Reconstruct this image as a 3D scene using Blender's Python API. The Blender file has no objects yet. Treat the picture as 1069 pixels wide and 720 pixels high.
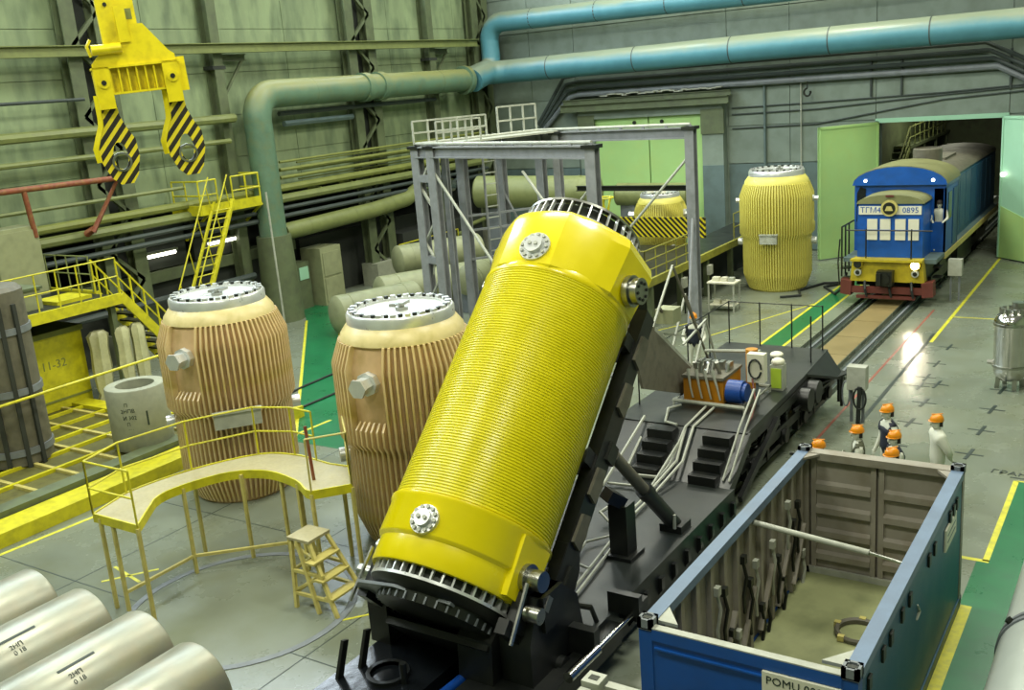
import bpy, bmesh, math, random
from mathutils import Matrix, Vector, Euler

# ------------------------------------------------------------------ camera
C = bpy.context.scene.collection
S = bpy.context.scene
PI = math.pi
R = math.radians
random.seed(7)

def make_camera():
    yaw, pitch, roll, f = 0.593232, 0.253972, -0.080422, 1050.47
    fwd = Vector((-math.sin(yaw), math.cos(yaw), 0)); right = Vector((math.cos(yaw), math.sin(yaw), 0)); up = Vector((0, 0, 1))
    f2 = fwd * math.cos(pitch) - up * math.sin(pitch)
    u2 = up * math.cos(pitch) + fwd * math.sin(pitch)
    r2 = right * math.cos(roll) + u2 * math.sin(roll)
    u3 = u2 * math.cos(roll) - right * math.sin(roll)
    cd = bpy.data.cameras.new('camera')
    cd.sensor_fit = 'HORIZONTAL'; cd.sensor_width = 36.0
    cd.lens = 36.0 * f / 1069.0
    cd.clip_end = 200
    co = bpy.data.objects.new('camera', cd); C.objects.link(co)
    m = Matrix((r2, u3, -f2)).transposed().to_4x4()
    m.translation = Vector((0, 0, 8.2))
    co.matrix_world = m
    S.camera = co
make_camera()

# ------------------------------------------------------------------ world, lights, exposure
def lin(h):
    h = h.lstrip('#'); out = []
    for i in (0, 2, 4):
        c = int(h[i:i+2], 16) / 255
        out.append(c / 12.92 if c <= .04045 else ((c + .055) / 1.055) ** 2.4)
    return tuple(out)

w = bpy.data.worlds.new('hall_air'); S.world = w; w.use_nodes = True
bg = w.node_tree.nodes['Background']
bg.inputs[0].default_value = (0.77, 0.81, 0.63, 1); bg.inputs[1].default_value = 0.26
S.view_settings.view_transform = 'Standard'; S.view_settings.look = 'None'
S.view_settings.exposure = 0.0; S.view_settings.gamma = 1.0
try: S.view_settings.use_curve_mapping = False
except Exception: pass

def area(name, loc, sx, sy, power, col, rot=(0, 0, 0)):
    l = bpy.data.lights.new(name, 'AREA'); l.shape = 'RECTANGLE'; l.size = sx; l.size_y = sy
    l.energy = power; l.color = col
    o = bpy.data.objects.new(name, l); C.objects.link(o); o.location = loc; o.rotation_euler = rot
    return o
# high-bay lamp banks under the roof of the hall, out of frame
for x, p, c in ((-22, 950, (.95, 1.0, .9)), (-13, 1350, (1.0, 1.0, .84)), (-2, 1150, (1.0, 1.0, .86))):
    for y in (4, 16, 28, 39):
        area('high_bay_lamp', (x, y, 17.5), 3.4, 2.4, p, c)
# daylight through the clerestory band high in the left wall, above the frame
for y in (8, 17, 26, 35):
    area('clerestory_daylight', (-29.6, y, 15.0), 5.0, 8.0, 1700, (.80, .92, 1.0), (0, -1.3, 0))
area('tunnel_fill', (-9.5, 53, 6.6), 1.2, 3.0, 170, (1.0, 1.0, .75))  # added fill light, no fixture, lifts the dim tunnel interior

# ------------------------------------------------------------------ materials
MATS = {}
def mat(name, col, rough=.5, metal=0.0, var=.18, scale=1.2, dirt=None, dirt_amt=.4, bump=0.0, bscale=30, spec=.5, emit=None, coat=0.0, rvar=0.15, stretch=None, dust=None):
    """procedural paint / metal: base colour with two noise layers and an optional dirt tint"""
    if name in MATS: return MATS[name]
    m = bpy.data.materials.new(name); m.use_nodes = True
    nt = m.node_tree; N = nt.nodes; L = nt.links
    b = N['Principled BSDF']
    c = lin(col) if isinstance(col, str) else col
    b.inputs['Metallic'].default_value = metal
    b.inputs['Specular IOR Level'].default_value = spec
    if coat: b.inputs['Coat Weight'].default_value = coat; b.inputs['Coat Roughness'].default_value = .12
    tc = N.new('ShaderNodeTexCoord')
    if stretch:
        mp = N.new('ShaderNodeMapping'); mp.inputs['Scale'].default_value = stretch; L.new(tc.outputs['Object'], mp.inputs['Vector']); src = mp.outputs[0]
    else: src = tc.outputs['Object']
    n1 = N.new('ShaderNodeTexNoise'); n1.inputs['Scale'].default_value = scale; n1.inputs['Detail'].default_value = 6
    n1.inputs['Roughness'].default_value = .65
    L.new(src, n1.inputs['Vector'])
    rp = N.new('ShaderNodeMapRange'); rp.inputs[1].default_value = .3; rp.inputs[2].default_value = .7
    rp.inputs[3].default_value = 1 - var; rp.inputs[4].default_value = 1 + var
    L.new(n1.outputs['Fac'], rp.inputs[0])
    mx = N.new('ShaderNodeVectorMath'); mx.operation = 'SCALE'
    mx.inputs[0].default_value = c
    L.new(rp.outputs[0], mx.inputs['Scale'])
    last = mx.outputs[0]
    if dirt:
        n2 = N.new('ShaderNodeTexNoise'); n2.inputs['Scale'].default_value = scale * 2.7; n2.inputs['Detail'].default_value = 8
        L.new(src, n2.inputs['Vector'])
        r2 = N.new('ShaderNodeMapRange'); r2.inputs[1].default_value = .45; r2.inputs[2].default_value = .72
        r2.inputs[3].default_value = 0; r2.inputs[4].default_value = dirt_amt
        L.new(n2.outputs['Fac'], r2.inputs[0])
        mm = N.new('ShaderNodeMix'); mm.data_type = 'RGBA'
        L.new(r2.outputs[0], mm.inputs['Factor']); L.new(last, mm.inputs['A'])
        mm.inputs['B'].default_value = (*lin(dirt), 1)
        last = mm.outputs['Result']
    if dust:                                   # settled dust on the upper side
        ge = N.new('ShaderNodeNewGeometry'); sx = N.new('ShaderNodeSeparateXYZ'); L.new(ge.outputs['Normal'], sx.inputs[0])
        ad = N.new('ShaderNodeMath'); ad.operation = 'MULTIPLY_ADD'; L.new(n1.outputs['Fac'], ad.inputs[0]); ad.inputs[1].default_value = .7; L.new(sx.outputs['Z'], ad.inputs[2])
        r4 = N.new('ShaderNodeMapRange'); r4.inputs[1].default_value = .45; r4.inputs[2].default_value = 1.0; r4.inputs[4].default_value = .85; L.new(ad.outputs[0], r4.inputs[0])
        m4 = N.new('ShaderNodeMix'); m4.data_type = 'RGBA'; L.new(r4.outputs[0], m4.inputs['Factor']); L.new(last, m4.inputs['A']); m4.inputs['B'].default_value = (*lin(dust), 1)
        last = m4.outputs['Result']
    L.new(last, b.inputs['Base Color'])
    rr = N.new('ShaderNodeMapRange'); rr.inputs[1].default_value = .3; rr.inputs[2].default_value = .7
    rr.inputs[3].default_value = max(.03, rough * (1 - rvar)); rr.inputs[4].default_value = min(1, rough * (1 + rvar))
    L.new(n1.outputs['Fac'], rr.inputs[0]); L.new(rr.outputs[0], b.inputs['Roughness'])
    if bump:
        n3 = N.new('ShaderNodeTexNoise'); n3.inputs['Scale'].default_value = bscale; n3.inputs['Detail'].default_value = 4
        L.new(tc.outputs['Object'], n3.inputs['Vector'])
        bp = N.new('ShaderNodeBump'); bp.inputs['Strength'].default_value = bump; bp.inputs['Distance'].default_value = .02
        L.new(n3.outputs['Fac'], bp.inputs['Height']); L.new(bp.outputs[0], b.inputs['Normal'])
    if emit:
        b.inputs['Emission Color'].default_value = (*lin(col), 1); b.inputs['Emission Strength'].default_value = emit
    MATS[name] = m
    return m

def striped(name, ca, cb, scale, direction, rough=.5):
    """hazard paint: diagonal bands across the object"""
    m = bpy.data.materials.new(name); m.use_nodes = True
    nt = m.node_tree; N = nt.nodes; L = nt.links; b = N['Principled BSDF']; b.inputs['Roughness'].default_value = rough
    tc = N.new('ShaderNodeTexCoord')
    dp = N.new('ShaderNodeVectorMath'); dp.operation = 'DOT_PRODUCT'; dp.inputs[1].default_value = direction
    L.new(tc.outputs['Object'], dp.inputs[0])
    ml = N.new('ShaderNodeMath'); ml.operation = 'MULTIPLY'; ml.inputs[1].default_value = scale; L.new(dp.outputs['Value'], ml.inputs[0])
    fr = N.new('ShaderNodeMath'); fr.operation = 'FRACT'; L.new(ml.outputs[0], fr.inputs[0])
    gt = N.new('ShaderNodeMath'); gt.operation = 'GREATER_THAN'; gt.inputs[1].default_value = .45; L.new(fr.outputs[0], gt.inputs[0])
    mx = N.new('ShaderNodeMix'); mx.data_type = 'RGBA'
    mx.inputs['A'].default_value = (*lin(ca), 1); mx.inputs['B'].default_value = (*lin(cb), 1)
    L.new(gt.outputs[0], mx.inputs['Factor']); L.new(mx.outputs['Result'], b.inputs['Base Color'])
    return m

M = dict(
 wall=mat('wall_paint_green', '#85946f', .62, var=.2, scale=.8, dirt='#56654c', dirt_amt=.75, stretch=(1, 1, .35)),
 dado=mat('wall_paint_dado', '#5b6d6c', .55, var=.12, scale=.6, dirt='#445049', dirt_amt=.5),
 wallback=mat('wall_paint_back', '#78857a', .6, var=.12, scale=.6, dirt='#5a6656', dirt_amt=.5),
 dark=mat('dark_grey_wall', '#2c302a', .8, var=.3, scale=1.0),  # plain dark grey with random tone
 column=mat('column_paint', '#5c6648', .55, var=.16, scale=1.0, dirt='#474c3c', dirt_amt=.6),
 floor=mat('floor_epoxy', '#6f7667', .27, var=.16, scale=.35, dirt='#65694f', dirt_amt=.6, bump=.03, bscale=2.0, rvar=.4),
 green=mat('floor_green', '#12663c', .3, var=.14, scale=1.2, dirt='#1b4f38', dirt_amt=.4),
 tan=mat('floor_tan', '#7f7048', .45, var=.12, scale=1.0, dirt='#766a48', dirt_amt=.4),
 yline=mat('floor_yellow', '#c6c22e', .45, var=.14, scale=3, dirt='#8b8f4a', dirt_amt=.5),
 redline=mat('floor_red', '#8a4a3a', .5, var=.2, scale=3),
 mark=mat('floor_mark_dark', '#23312b', .5, var=.15),
 yel=mat('yellow_enamel', '#dccb00', .24, var=.05, scale=1.5, coat=.35),
 yelrib=mat('yellow_rib', '#d2c806', .32, var=.07, scale=2.0),
 yel2=mat('yellow_steel', '#c3bc1c', .42, var=.15, scale=2.0, dirt='#837f24', dirt_amt=.45),
 cream=mat('cream_yellow', '#bdb267', .5, var=.12, scale=3.0, dirt='#8a7a3c', dirt_amt=.4),
 hookyel=mat('hook_yellow', '#dccc10', .35, var=.08, scale=2.0, dirt='#a18c10', dirt_amt=.35),
 tanfin=mat('tan_fin', '#cfb684', .34, var=.12, scale=1.0, dirt='#b8a64c', dirt_amt=.7),
 tanbody=mat('tan_body', '#c9a97e', .42, var=.12, scale=1.2, dirt='#927a34', dirt_amt=.5),
 tancol=mat('tan_collar', '#d8c890', .35, var=.1, scale=1.5, dirt='#a69a4a', dirt_amt=.4),
 palefin=mat('pale_yellow_fin', '#d6cd66', .42, var=.08, scale=1.4),
 steel=mat('brushed_steel', '#a9aaa2', .3, metal=1.0, var=.14, scale=3.0),
 chrome=mat('polished_steel', '#c2c2bc', .16, metal=1.0, var=.1, scale=3.0),
 silver=mat('silver_paint', '#959789', .36, metal=.5, var=.1, scale=1.2, dirt='#a69b86', dirt_amt=.45),
 lidsteel=mat('lid_steel', '#d2d5d2', .3, metal=.55, var=.08, scale=3.0),
 bolt=mat('dark_bolt', '#30332d', .4, metal=.6, var=.2),
 black=mat('black_steel', '#101312', .4, var=.3, scale=1.5, dirt='#24251f', dirt_amt=.5),
 blackg=mat('black_gloss', '#111417', .16, var=.3, scale=1.5, bump=.25, bscale=2.5),
 deck=mat('deck_paint', '#171d1b', .4, var=.25, scale=1.2, dirt='#2a2e27', dirt_amt=.6),
 grey=mat('grey_steel', '#70767a', .42, var=.14, scale=1.5, dirt='#4f5353', dirt_amt=.4),
 greyl=mat('light_steel', '#a3a698', .45, var=.14, scale=2.0, dirt='#7a7d6c', dirt_amt=.4),
 pipeteal=mat('pipe_teal', '#4d8390', .4, var=.12, scale=1.0, dust='#7f8468'),
 pipegreen=mat('pipe_green', '#5c7862', .45, var=.18, scale=1.2, dirt='#6d7550', dirt_amt=.5, dust='#7d7c45'),
 pipeol=mat('pipe_olive', '#747c48', .5, var=.14, scale=1.5, dirt='#5f6540', dirt_amt=.4),
 cable=mat('cable_dark', '#3a4340', .55, var=.2),
 trayol=mat('tray_olive', '#767c3c', .55, var=.18, scale=2.0),
 rust=mat('rust_red', '#7a3f26', .6, var=.25, scale=3.0, dirt='#8d7a3c', dirt_amt=.4),
 doorgreen=mat('door_green', '#9fc47c', .45, var=.06, scale=.6, dirt='#a9c274', dirt_amt=.4),
 doormint=mat('door_mint', '#98c6a8', .45, var=.06, scale=.6),
 blue=mat('loco_blue', '#0b4fa0', .4, var=.14, scale=1.3, dirt='#1a4170', dirt_amt=.4),
 blueshade=mat('loco_blue_shaded', '#24506f', .5, var=.14, scale=1.3, dirt='#3d5f68', dirt_amt=.4),  # side blue darkened to carry the shade of the tunnel
 portal=mat('portal_grey', '#85888a', .42, var=.14, scale=1.5, dirt='#60635f', dirt_amt=.4),
 gridfloor=mat('grid_deck_olive', '#5e5c2a', .6, var=.25, scale=2.0, dirt='#34341c', dirt_amt=.5),
 olive_edge=mat('worn_yellow_edge', '#8f8d34', .5, var=.15, scale=2.0, dirt='#5f5f2c', dirt_amt=.5),
 roofol=mat('loco_roof', '#72744a', .6, var=.14, scale=1.3),
 locoyel=mat('loco_yellow', '#b3a11e', .42, var=.14, scale=1.6, dirt='#6f641e', dirt_amt=.4),
 locored=mat('loco_red', '#5e2a20', .55, var=.2, scale=2.0),
 white=mat('white_paint', '#d4d2bc', .45, var=.05, scale=2.0),
 contblue=mat('container_blue', '#0d4a94', .42, var=.1, scale=.9, dirt='#163f70', dirt_amt=.4),
 contteal=mat('container_teal', '#1f5470', .42, var=.12, scale=.9, dirt='#24506c', dirt_amt=.4),
 contin=mat('container_inside', '#8d887b', .55, var=.12, scale=1.2, dirt='#6b6048', dirt_amt=.5),
 conttop=mat('container_rim', '#647890', .5, var=.16, scale=1.6, dirt='#5a6a80', dirt_amt=.5),
 contfloor=mat('container_floor', '#8f9468', .55, var=.14, scale=.8, dirt='#5f6846', dirt_amt=.5),
 concrete=mat('concrete_grey', '#8f927e', .7, var=.12, scale=2.0, dirt='#74786a', dirt_amt=.4),
 orange=mat('orange_paint', '#b87a12', .42, var=.1, scale=2.0),
 bluebit=mat('blue_bit', '#0c3f8c', .4, var=.1),
 wrap=mat('plastic_wrap', '#b5b48c', .35, var=.16, scale=4.0, bump=.3, bscale=12),
 daylight=mat('window_daylight', '#cfe6ff', .3, var=0, emit=3.0),
 lamp=mat('lamp_white', '#fffbe8', .3, var=.0, emit=5.0),
 head=mat('headlamp_lit', '#fff0c8', .3, var=.0, emit=25.0),
 glass=mat('dark_glass', '#141a1c', .12, var=.1),
 helmet=mat('helmet_orange', '#dd8a10', .3, var=.05),
 skin=mat('skin', '#94643f', .55, var=.06),
 shirt=mat('white_cloth', '#c3c5b4', .8, var=.06, scale=6),
 navy=mat('navy_cloth', '#161c2a', .8, var=.1, scale=6),
 vest=mat('green_cloth', '#44472f', .8, var=.12, scale=6),
 trous=mat('dark_trousers', '#20242a', .8, var=.1, scale=6),
 pale=mat('pale_trousers', '#9c9c8a', .8, var=.1, scale=6),
 hair=mat('dark_hair', '#1d1712', .7, var=.1),
 purple=mat('purple_tie', '#4a2f6a', .6, var=.1),
 whitecyl=mat('white_vessel', '#a9b2ac', .38, var=.06, scale=1.0, dirt='#97a19c', dirt_amt=.4),
 vess=mat('olive_vessel', '#7a8150', .5, var=.12, scale=1.2, dirt='#5f6840', dirt_amt=.4),
 vessgreen=mat('grey_green_vessel', '#8b8f6c', .5, var=.1, scale=1.2, dirt='#6b6f52', dirt_amt=.4),
 hose=mat('rubber_hose', '#1f2421', .6, var=.1),
 lime=mat('lime_panel', '#a6c23a', .5, var=.08),
 deckbeige=mat('platform_beige', '#a39c78', .55, var=.12, scale=6.0, dirt='#8a8258', dirt_amt=.4),
 panelgrey=mat('panel_grey', '#625f50', .6, var=.14, scale=2.0, dirt='#3e3d34', dirt_amt=.5),
)
M['hazard'] = striped('hazard_stripes', '#c6b712', '#1c1b12', 4.6, (1, 0, 1))
M['hook_hazard'] = striped('hook_stripes', '#d3c31a', '#1d1a10', 6.2, (.74, 0, -.67))

# ------------------------------------------------------------------ mesh helpers
MW = {}
class MB:
    def __init__(s): s.bm = bmesh.new()
    def _add(s, verts, faces):
        vs = [s.bm.verts.new(v) for v in verts]
        for f in faces:
            try: s.bm.faces.new([vs[i] for i in f])
            except ValueError: pass
        return s
    def box(s, x, y, z, sx, sy, sz, m=None):
        v = [Vector((x + i * sx / 2, y + j * sy / 2, z + k * sz / 2)) for i in (-1, 1) for j in (-1, 1) for k in (-1, 1)]
        if m is not None: v = [m @ p for p in v]
        return s._add(v, [(0, 1, 3, 2), (4, 6, 7, 5), (0, 4, 5, 1), (2, 3, 7, 6), (0, 2, 6, 4), (1, 5, 7, 3)])
    def span(s, a, b):
        return s.box((a[0]+b[0])/2, (a[1]+b[1])/2, (a[2]+b[2])/2, abs(b[0]-a[0]), abs(b[1]-a[1]), abs(b[2]-a[2]))
    def frame(s, p, q, up=(0, 0, 1)):
        p = Vector(p); q = Vector(q); d = q - p; L = d.length; d.normalize()
        u = Vector(up)
        if abs(d.dot(u)) > .98: u = Vector((0, 1, 0))
        x = d.cross(u).normalized(); y = x.cross(d)
        return p, q, d, x, y, L
    def bar(s, p, q, w, h=None, up=(0, 0, 1)):
        h = w if h is None else h
        p, q, d, x, y, L = s.frame(p, q, up)
        v = [e + x * i * w / 2 + y * j * h / 2 for e in (p, q) for i, j in ((-1, -1), (1, -1), (1, 1), (-1, 1))]
        return s._add(v, [(3, 2, 1, 0), (4, 5, 6, 7), (0, 1, 5, 4), (1, 2, 6, 5), (2, 3, 7, 6), (3, 0, 4, 7)])
    def ibeam(s, p, q, w, h, t=.03, up=(0, 0, 1)):
        P, Q, d, x, y, L = s.frame(p, q, up)
        s.bar(P + y * (h - t) / 2, Q + y * (h - t) / 2, w, t, up); s.bar(P - y * (h - t) / 2, Q - y * (h - t) / 2, w, t, up)
        return s.bar(P, Q, t, h - 2 * t, up)
    def cyl(s, p, q, r, seg=12, r2=None, caps=True):
        r2 = r if r2 is None else r2
        p, q, d, x, y, L = s.frame(p, q)
        v = []
        for e, rr in ((p, r), (q, r2)):
            for k in range(seg):
                a = 2 * PI * k / seg
                v.append(e + x * rr * math.cos(a) + y * rr * math.sin(a))
        f = [(k, (k + 1) % seg, seg + (k + 1) % seg, seg + k) for k in range(seg)]
        if caps: f += [tuple(range(seg))[::-1], tuple(range(seg, 2 * seg))]
        return s._add(v, f)
    def tube(s, pts, r, seg=8, closed=False):
        pts = [Vector(p) for p in pts]; n = len(pts)
        rings = []; px = None
        for i, p in enumerate(pts):
            if closed: a, b = pts[i - 1], pts[(i + 1) % n]
            else: a, b = pts[max(0, i - 1)], pts[min(n - 1, i + 1)]
            t = (b - a).normalized()
            if px is None:
                u = Vector((0, 0, 1)) if abs(t.z) < .95 else Vector((0, 1, 0))
                px = t.cross(u).normalized()
            px = (px - t * px.dot(t)).normalized(); py = t.cross(px)
            k = 1.0
            if 0 < i < n - 1 or closed:
                c = (p - a).normalized().dot(t) if (p - a).length else 1
                k = 1 / max(.5, c)
            rings.append([p + (px * math.cos(2 * PI * j / seg) + py * math.sin(2 * PI * j / seg)) * r * k for j in range(seg)])
        v = [q for rg in rings for q in rg]; f = []
        for i in range(n if closed else n - 1):
            i2 = (i + 1) % n
            for j in range(seg):
                f.append((i * seg + j, i * seg + (j + 1) % seg, i2 * seg + (j + 1) % seg, i2 * seg + j))
        if not closed: f += [tuple(range(seg))[::-1], tuple(range((n - 1) * seg, n * seg))]
        return s._add(v, f)
    def lathe(s, prof, seg=32, m=None, close=True):
        v = []; f = []
        for r, z in prof:
            for k in range(seg):
                a = 2 * PI * k / seg
                v.append(Vector((r * math.cos(a), r * math.sin(a), z)))
        for i in range(len(prof) - 1):
            for k in range(seg):
                k2 = (k + 1) % seg
                f.append((i * seg + k, i * seg + k2, (i + 1) * seg + k2, (i + 1) * seg + k))
        if close:
            if prof[0][0] > 1e-6: f.append(tuple(range(seg))[::-1])
            if prof[-1][0] > 1e-6: f.append(tuple(range((len(prof) - 1) * seg, len(prof) * seg)))
        if m is not None: v = [m @ p for p in v]
        s._add(v, f); return s
    def prism(s, poly, d0, d1, m=None, axis='z'):
        n = len(poly); v = []
        for d in (d0, d1):
            for a, b in poly:
                v.append(Vector((a, b, d)) if axis == 'z' else Vector((d, a, b)) if axis == 'x' else Vector((a, d, b)))
        if m is not None: v = [m @ p for p in v]
        f = [(k, (k + 1) % n, n + (k + 1) % n, n + k) for k in range(n)] + [tuple(range(n))[::-1], tuple(range(n, 2 * n))]
        s._add(v, f); return s
    def ball(s, c, r, seg=10, sz=1.0):
        pr = [(max(1e-4, r * math.sin(PI * i / (seg // 2 + 1))), -r * sz * math.cos(PI * i / (seg // 2 + 1))) for i in range(seg // 2 + 2)]
        return s.lathe(pr, seg, Matrix.Translation(Vector(c)), close=False)
    def mesh(s, name, material=None, inv=None, smooth=40):
        if inv is not None: bmesh.ops.transform(s.bm, matrix=inv, verts=s.bm.verts)
        bmesh.ops.remove_doubles(s.bm, verts=s.bm.verts, dist=1e-5)
        bmesh.ops.recalc_face_normals(s.bm, faces=s.bm.faces)
        me = bpy.data.meshes.new(name); s.bm.to_mesh(me); s.bm.free()
        if material:
            for mm in (material if isinstance(material, list) else [material]): me.materials.append(mm)
        if smooth and len(me.polygons):
            me.polygons.foreach_set('use_smooth', [True] * len(me.polygons))
            me.set_sharp_from_angle(angle=R(smooth))
        return me
    def build(s, name, material, parent=None, world=True, smooth=40):
        """world=True: vertices were given in world space and are moved into the parent's space"""
        inv = MW[parent].inverted() if (parent is not None and world) else None
        o = bpy.data.objects.new(name, s.mesh(name, material, inv, smooth)); C.objects.link(o)
        if parent is not None:
            o.parent = parent; MW[o] = MW[parent]
        else: MW[o] = Matrix.Identity(4)
        return o

def tag(o, label, cat, group=None, kind=None):
    o['label'] = label; o['category'] = cat
    if group: o['group'] = group
    if kind: o['kind'] = kind
    return o
def thing(name, label, cat, loc=(0, 0, 0), rot=None, group=None):
    o = bpy.data.objects.new(name, None); C.objects.link(o); o.empty_display_size = .2
    m = Matrix.Translation(Vector(loc))
    if rot is not None: m = m @ (rot if isinstance(rot, Matrix) else Matrix.Rotation(rot, 4, 'Z'))
    o.matrix_world = m; MW[o] = m
    return tag(o, label, cat, group)
def struct(name, mb, material, parent=None):
    o = mb.build(name, material, parent)
    if parent is None: o['kind'] = 'structure'
    return o
def piece(name, me, parent, m=None):
    """one more object over shared mesh data, in the parent's space"""
    o = bpy.data.objects.new(name, me); C.objects.link(o); o.parent = parent
    if m is not None: o.matrix_local = m
    MW[o] = MW[parent]
    return o
def stuff(o): o['kind'] = 'stuff'; return o
def copy_thing(root, m, label, group=None):
    r = root.copy(); C.objects.link(r); r.matrix_world = m; MW[r] = m; r['label'] = label
    if group: r['group'] = group
    for ch in list(root.children):
        c = ch.copy(); C.objects.link(c); c.parent = r
        for g in ch.children:
            d = g.copy(); C.objects.link(d); d.parent = c
    return r
def text(name, body, size, material, parent, m, align='CENTER', depth=.004, world=True):
    cu = bpy.data.curves.new(name, 'FONT'); cu.body = body; cu.size = size; cu.align_x = align; cu.align_y = 'CENTER'
    cu.extrude = depth; cu.resolution_u = 2
    t = bpy.data.objects.new(name, cu); C.objects.link(t)
    dg = bpy.context.evaluated_depsgraph_get()
    me = bpy.data.meshes.new_from_object(t.evaluated_get(dg))
    bpy.data.objects.remove(t); bpy.data.curves.remove(cu)
    me.materials.clear(); me.materials.append(material)
    o = bpy.data.objects.new(name, me); C.objects.link(o); o.parent = parent
    o.matrix_local = (MW[parent].inverted() @ m) if world else m
    MW[o] = MW[parent]
    return o
def axes(o, x, y, z):
    m = Matrix((Vector(x), Vector(y), Vector(z))).transposed().to_4x4(); m.translation = Vector(o); return m
def railing(parent, pts, h, material, r=.022, nrails=2, post_step=1.2, infill=0, nm='post', posts=True):
    """tubular railing along a polyline of foot points: rails and each post as parts"""
    pts = [Vector(p) for p in pts]
    for k in range(nrails):
        z = h * (k + 1) / nrails
        MB().tube([p + Vector((0, 0, z)) for p in pts], r, 6).build('rail', material, parent)
    if not posts: return
    for i in range(len(pts) - 1):
        a, b = pts[i], pts[i + 1]; n = max(1, round((b - a).length / post_step))
        for k in range(n + (1 if i == len(pts) - 2 else 0)):
            p = a.lerp(b, k / n)
            MB().cyl(p, p + Vector((0, 0, h)), r, 6).build(nm, material, parent)
# ------------------------------------------------------------------ the setting: floor, walls, doors
XL, YB = -30.0, 44.0
HB = 18.0
fl = MB()
fl.span((-33.5, -8, -.25), (-8.95, 62, 0)); fl.span((-8.8, -8, -.25), (-8.5, 62, -.02)); fl.span((-7.3, -8, -.25), (-7.0, 62, -.02))
fl.span((-8.95, -8, -.25), (-8.8, 62, -.13)); fl.span((-7.0, -8, -.25), (-6.85, 62, -.13))
fl.span((-8.5, -8, -.25), (-8.36, 62, -.13)); fl.span((-7.44, -8, -.25), (-7.3, 62, -.13))
fl.span((-8.36, -8, -.25), (-7.44, 62, -.005)); fl.span((-6.85, -8, -.25), (12, 62, 0))
floor = struct('floor', fl, M['floor'])
for a, b in ((-8.94, -8.81), (-8.79, -8.69), (-8.61, -8.51), (-8.49, -8.37), (-7.43, -7.31), (-7.29, -7.19), (-7.11, -7.01), (-6.99, -6.86)):
    z = -.129 if abs(b - a) > .105 and (a in (-8.94, -8.49, -7.43, -6.99)) else -.019
    MB().span((a, -8, z - .002), (b, 62, z)).build('flangeway', M['mark'], floor)
for x in (-8.65, -7.15):
    MB().span((x - .035, -8, -.02), (x + .035, 62, .03)).build('rail_track', M['grey'], floor)
for k in range(23):
    y = -4 + k * 2.0
    MB().span((-8.34, y + .01, -.004), (-7.46, y + 1.98, .004)).build('infill_panel', M['tan'], floor)
def paint(nm, pts, material, z=.004):
    MB().prism(pts, -.002, z).build(nm, material, floor)
def line(p, q, w=.09, material='yline', nm='floor_line', z=.005):
    p = Vector(p); q = Vector(q); d = (q - p).normalized(); n = Vector((-d.y, d.x)) * w / 2
    paint(nm, [tuple(p + n), tuple(q + n), tuple(q - n), tuple(p - n)], M[material], z)
# green walkways
paint('painted_walkway', [(-10.12, 27.5), (-9.5, 27.5), (-9.5, 39), (-10.12, 39)], M['green'])
line((-10.16, 27.5), (-10.16, 39)); line((-9.46, 27.5), (-9.46, 39))
paint('painted_walkway', [(-18.0, 16.6), (-15.9, 16.6), (-25.0, 26.1), (-30.0, 31.2), (-33, 32.0), (-27.6, 27.0)], M['green'])
line((-27.6, 27.0), (-18.2, 16.9)); line((-25.1, 26.1), (-15.8, 16.2))
paint('painted_walkway', [(-2.12, 4), (2.5, 4), (2.5, 20.25), (-2.12, 20.25)], M['green'])
paint('painted_walkway', [(-6.2, 4), (-2.12, 4), (-2.12, 16.6), (-6.2, 16.6)], M['floor'], .002)
paint('painted_walkway', [(-2.3, 4), (-2.12, 4), (-2.12, 16.6), (-2.3, 16.6)], M['green'])
paint('painted_walkway', [(-6.2, 15.2), (-4.9, 15.2), (-4.9, 17.2), (-6.2, 17.2)], M['green'], .0045)
line((-2.17, 16.6), (-2.17, 20.25), .1); line((-3.4, 16.6), (-2.12, 16.6), .1); line((-2.17, 20.25), (2.5, 20.25), .05)
line((-2.2, 15.0), (-2.2, 6), .16)
line((-2.3, 20.42), (3.5, 20.05), .05, 'mark')
line((-5.62, 30), (-5.62, 44), .1); line((-5.72, 22), (-5.72, 31), .1, 'mark'); line((-5.62, 33.2), (0, 33.2), .06)
line((-6.3, 20), (-6.3, 34), .06, 'redline'); line((-12, 29), (-10.2, 34), .06); line((-14.5, 28), (-13.2, 30.5), .06)
line((-10.9, 10.4), (-9.35, 12.2), .05); line((-9.35, 7), (-9.35, 13), .06)
line((-19.0, 8.2), (-18.2, 18.2), .1)
line((-15.9, 9.6), (-15.3, 10.4), .06); line((-16.2, 10.1), (-15.2, 9.9), .06)
line((-12.6, 9.9), (-12.3, 10.3), .06); line((-12.75, 10.15), (-12.15, 10.05), .06)
for y in (21.4, 22.93, 24.45, 26.0):
    for x in (-4.7, -3.2):
        yy = y + (.02 if x < -4 else 0)
        line((x - .28, yy + .02), (x + .28, yy - .02), .05, 'mark', 'floor_cross', .006)
        line((x - .03, yy - .32), (x + .03, yy + .32), .075, 'mark', 'floor_cross', .007)
for y in (25.75, 26.55, 27.85, 29.6):
    line((-5.32, y), (-4.82, y), .04, 'mark', 'floor_cross', .006); line((-5.07, y - .3), (-5.03, y + .3), .06, 'mark', 'floor_cross', .007)
text('floor_lettering', 'ГРАНИЦА  ЗОНЫ', .26, M['mark'], floor, axes((-1.6, 20.55, .005), (.997, -.07, 0), (.07, .997, 0), (0, 0, 1)))
# seams of the steel floor plates
for y in (6.2, 9.4, 12.6):
    line((-19, y), (-9.4, y), .02, 'mark', 'floor_seam', .003)
for x in (-16.4, -13.2, -10.6):
    line((x, 3), (x, 17), .02, 'mark', 'floor_seam', .003)
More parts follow.
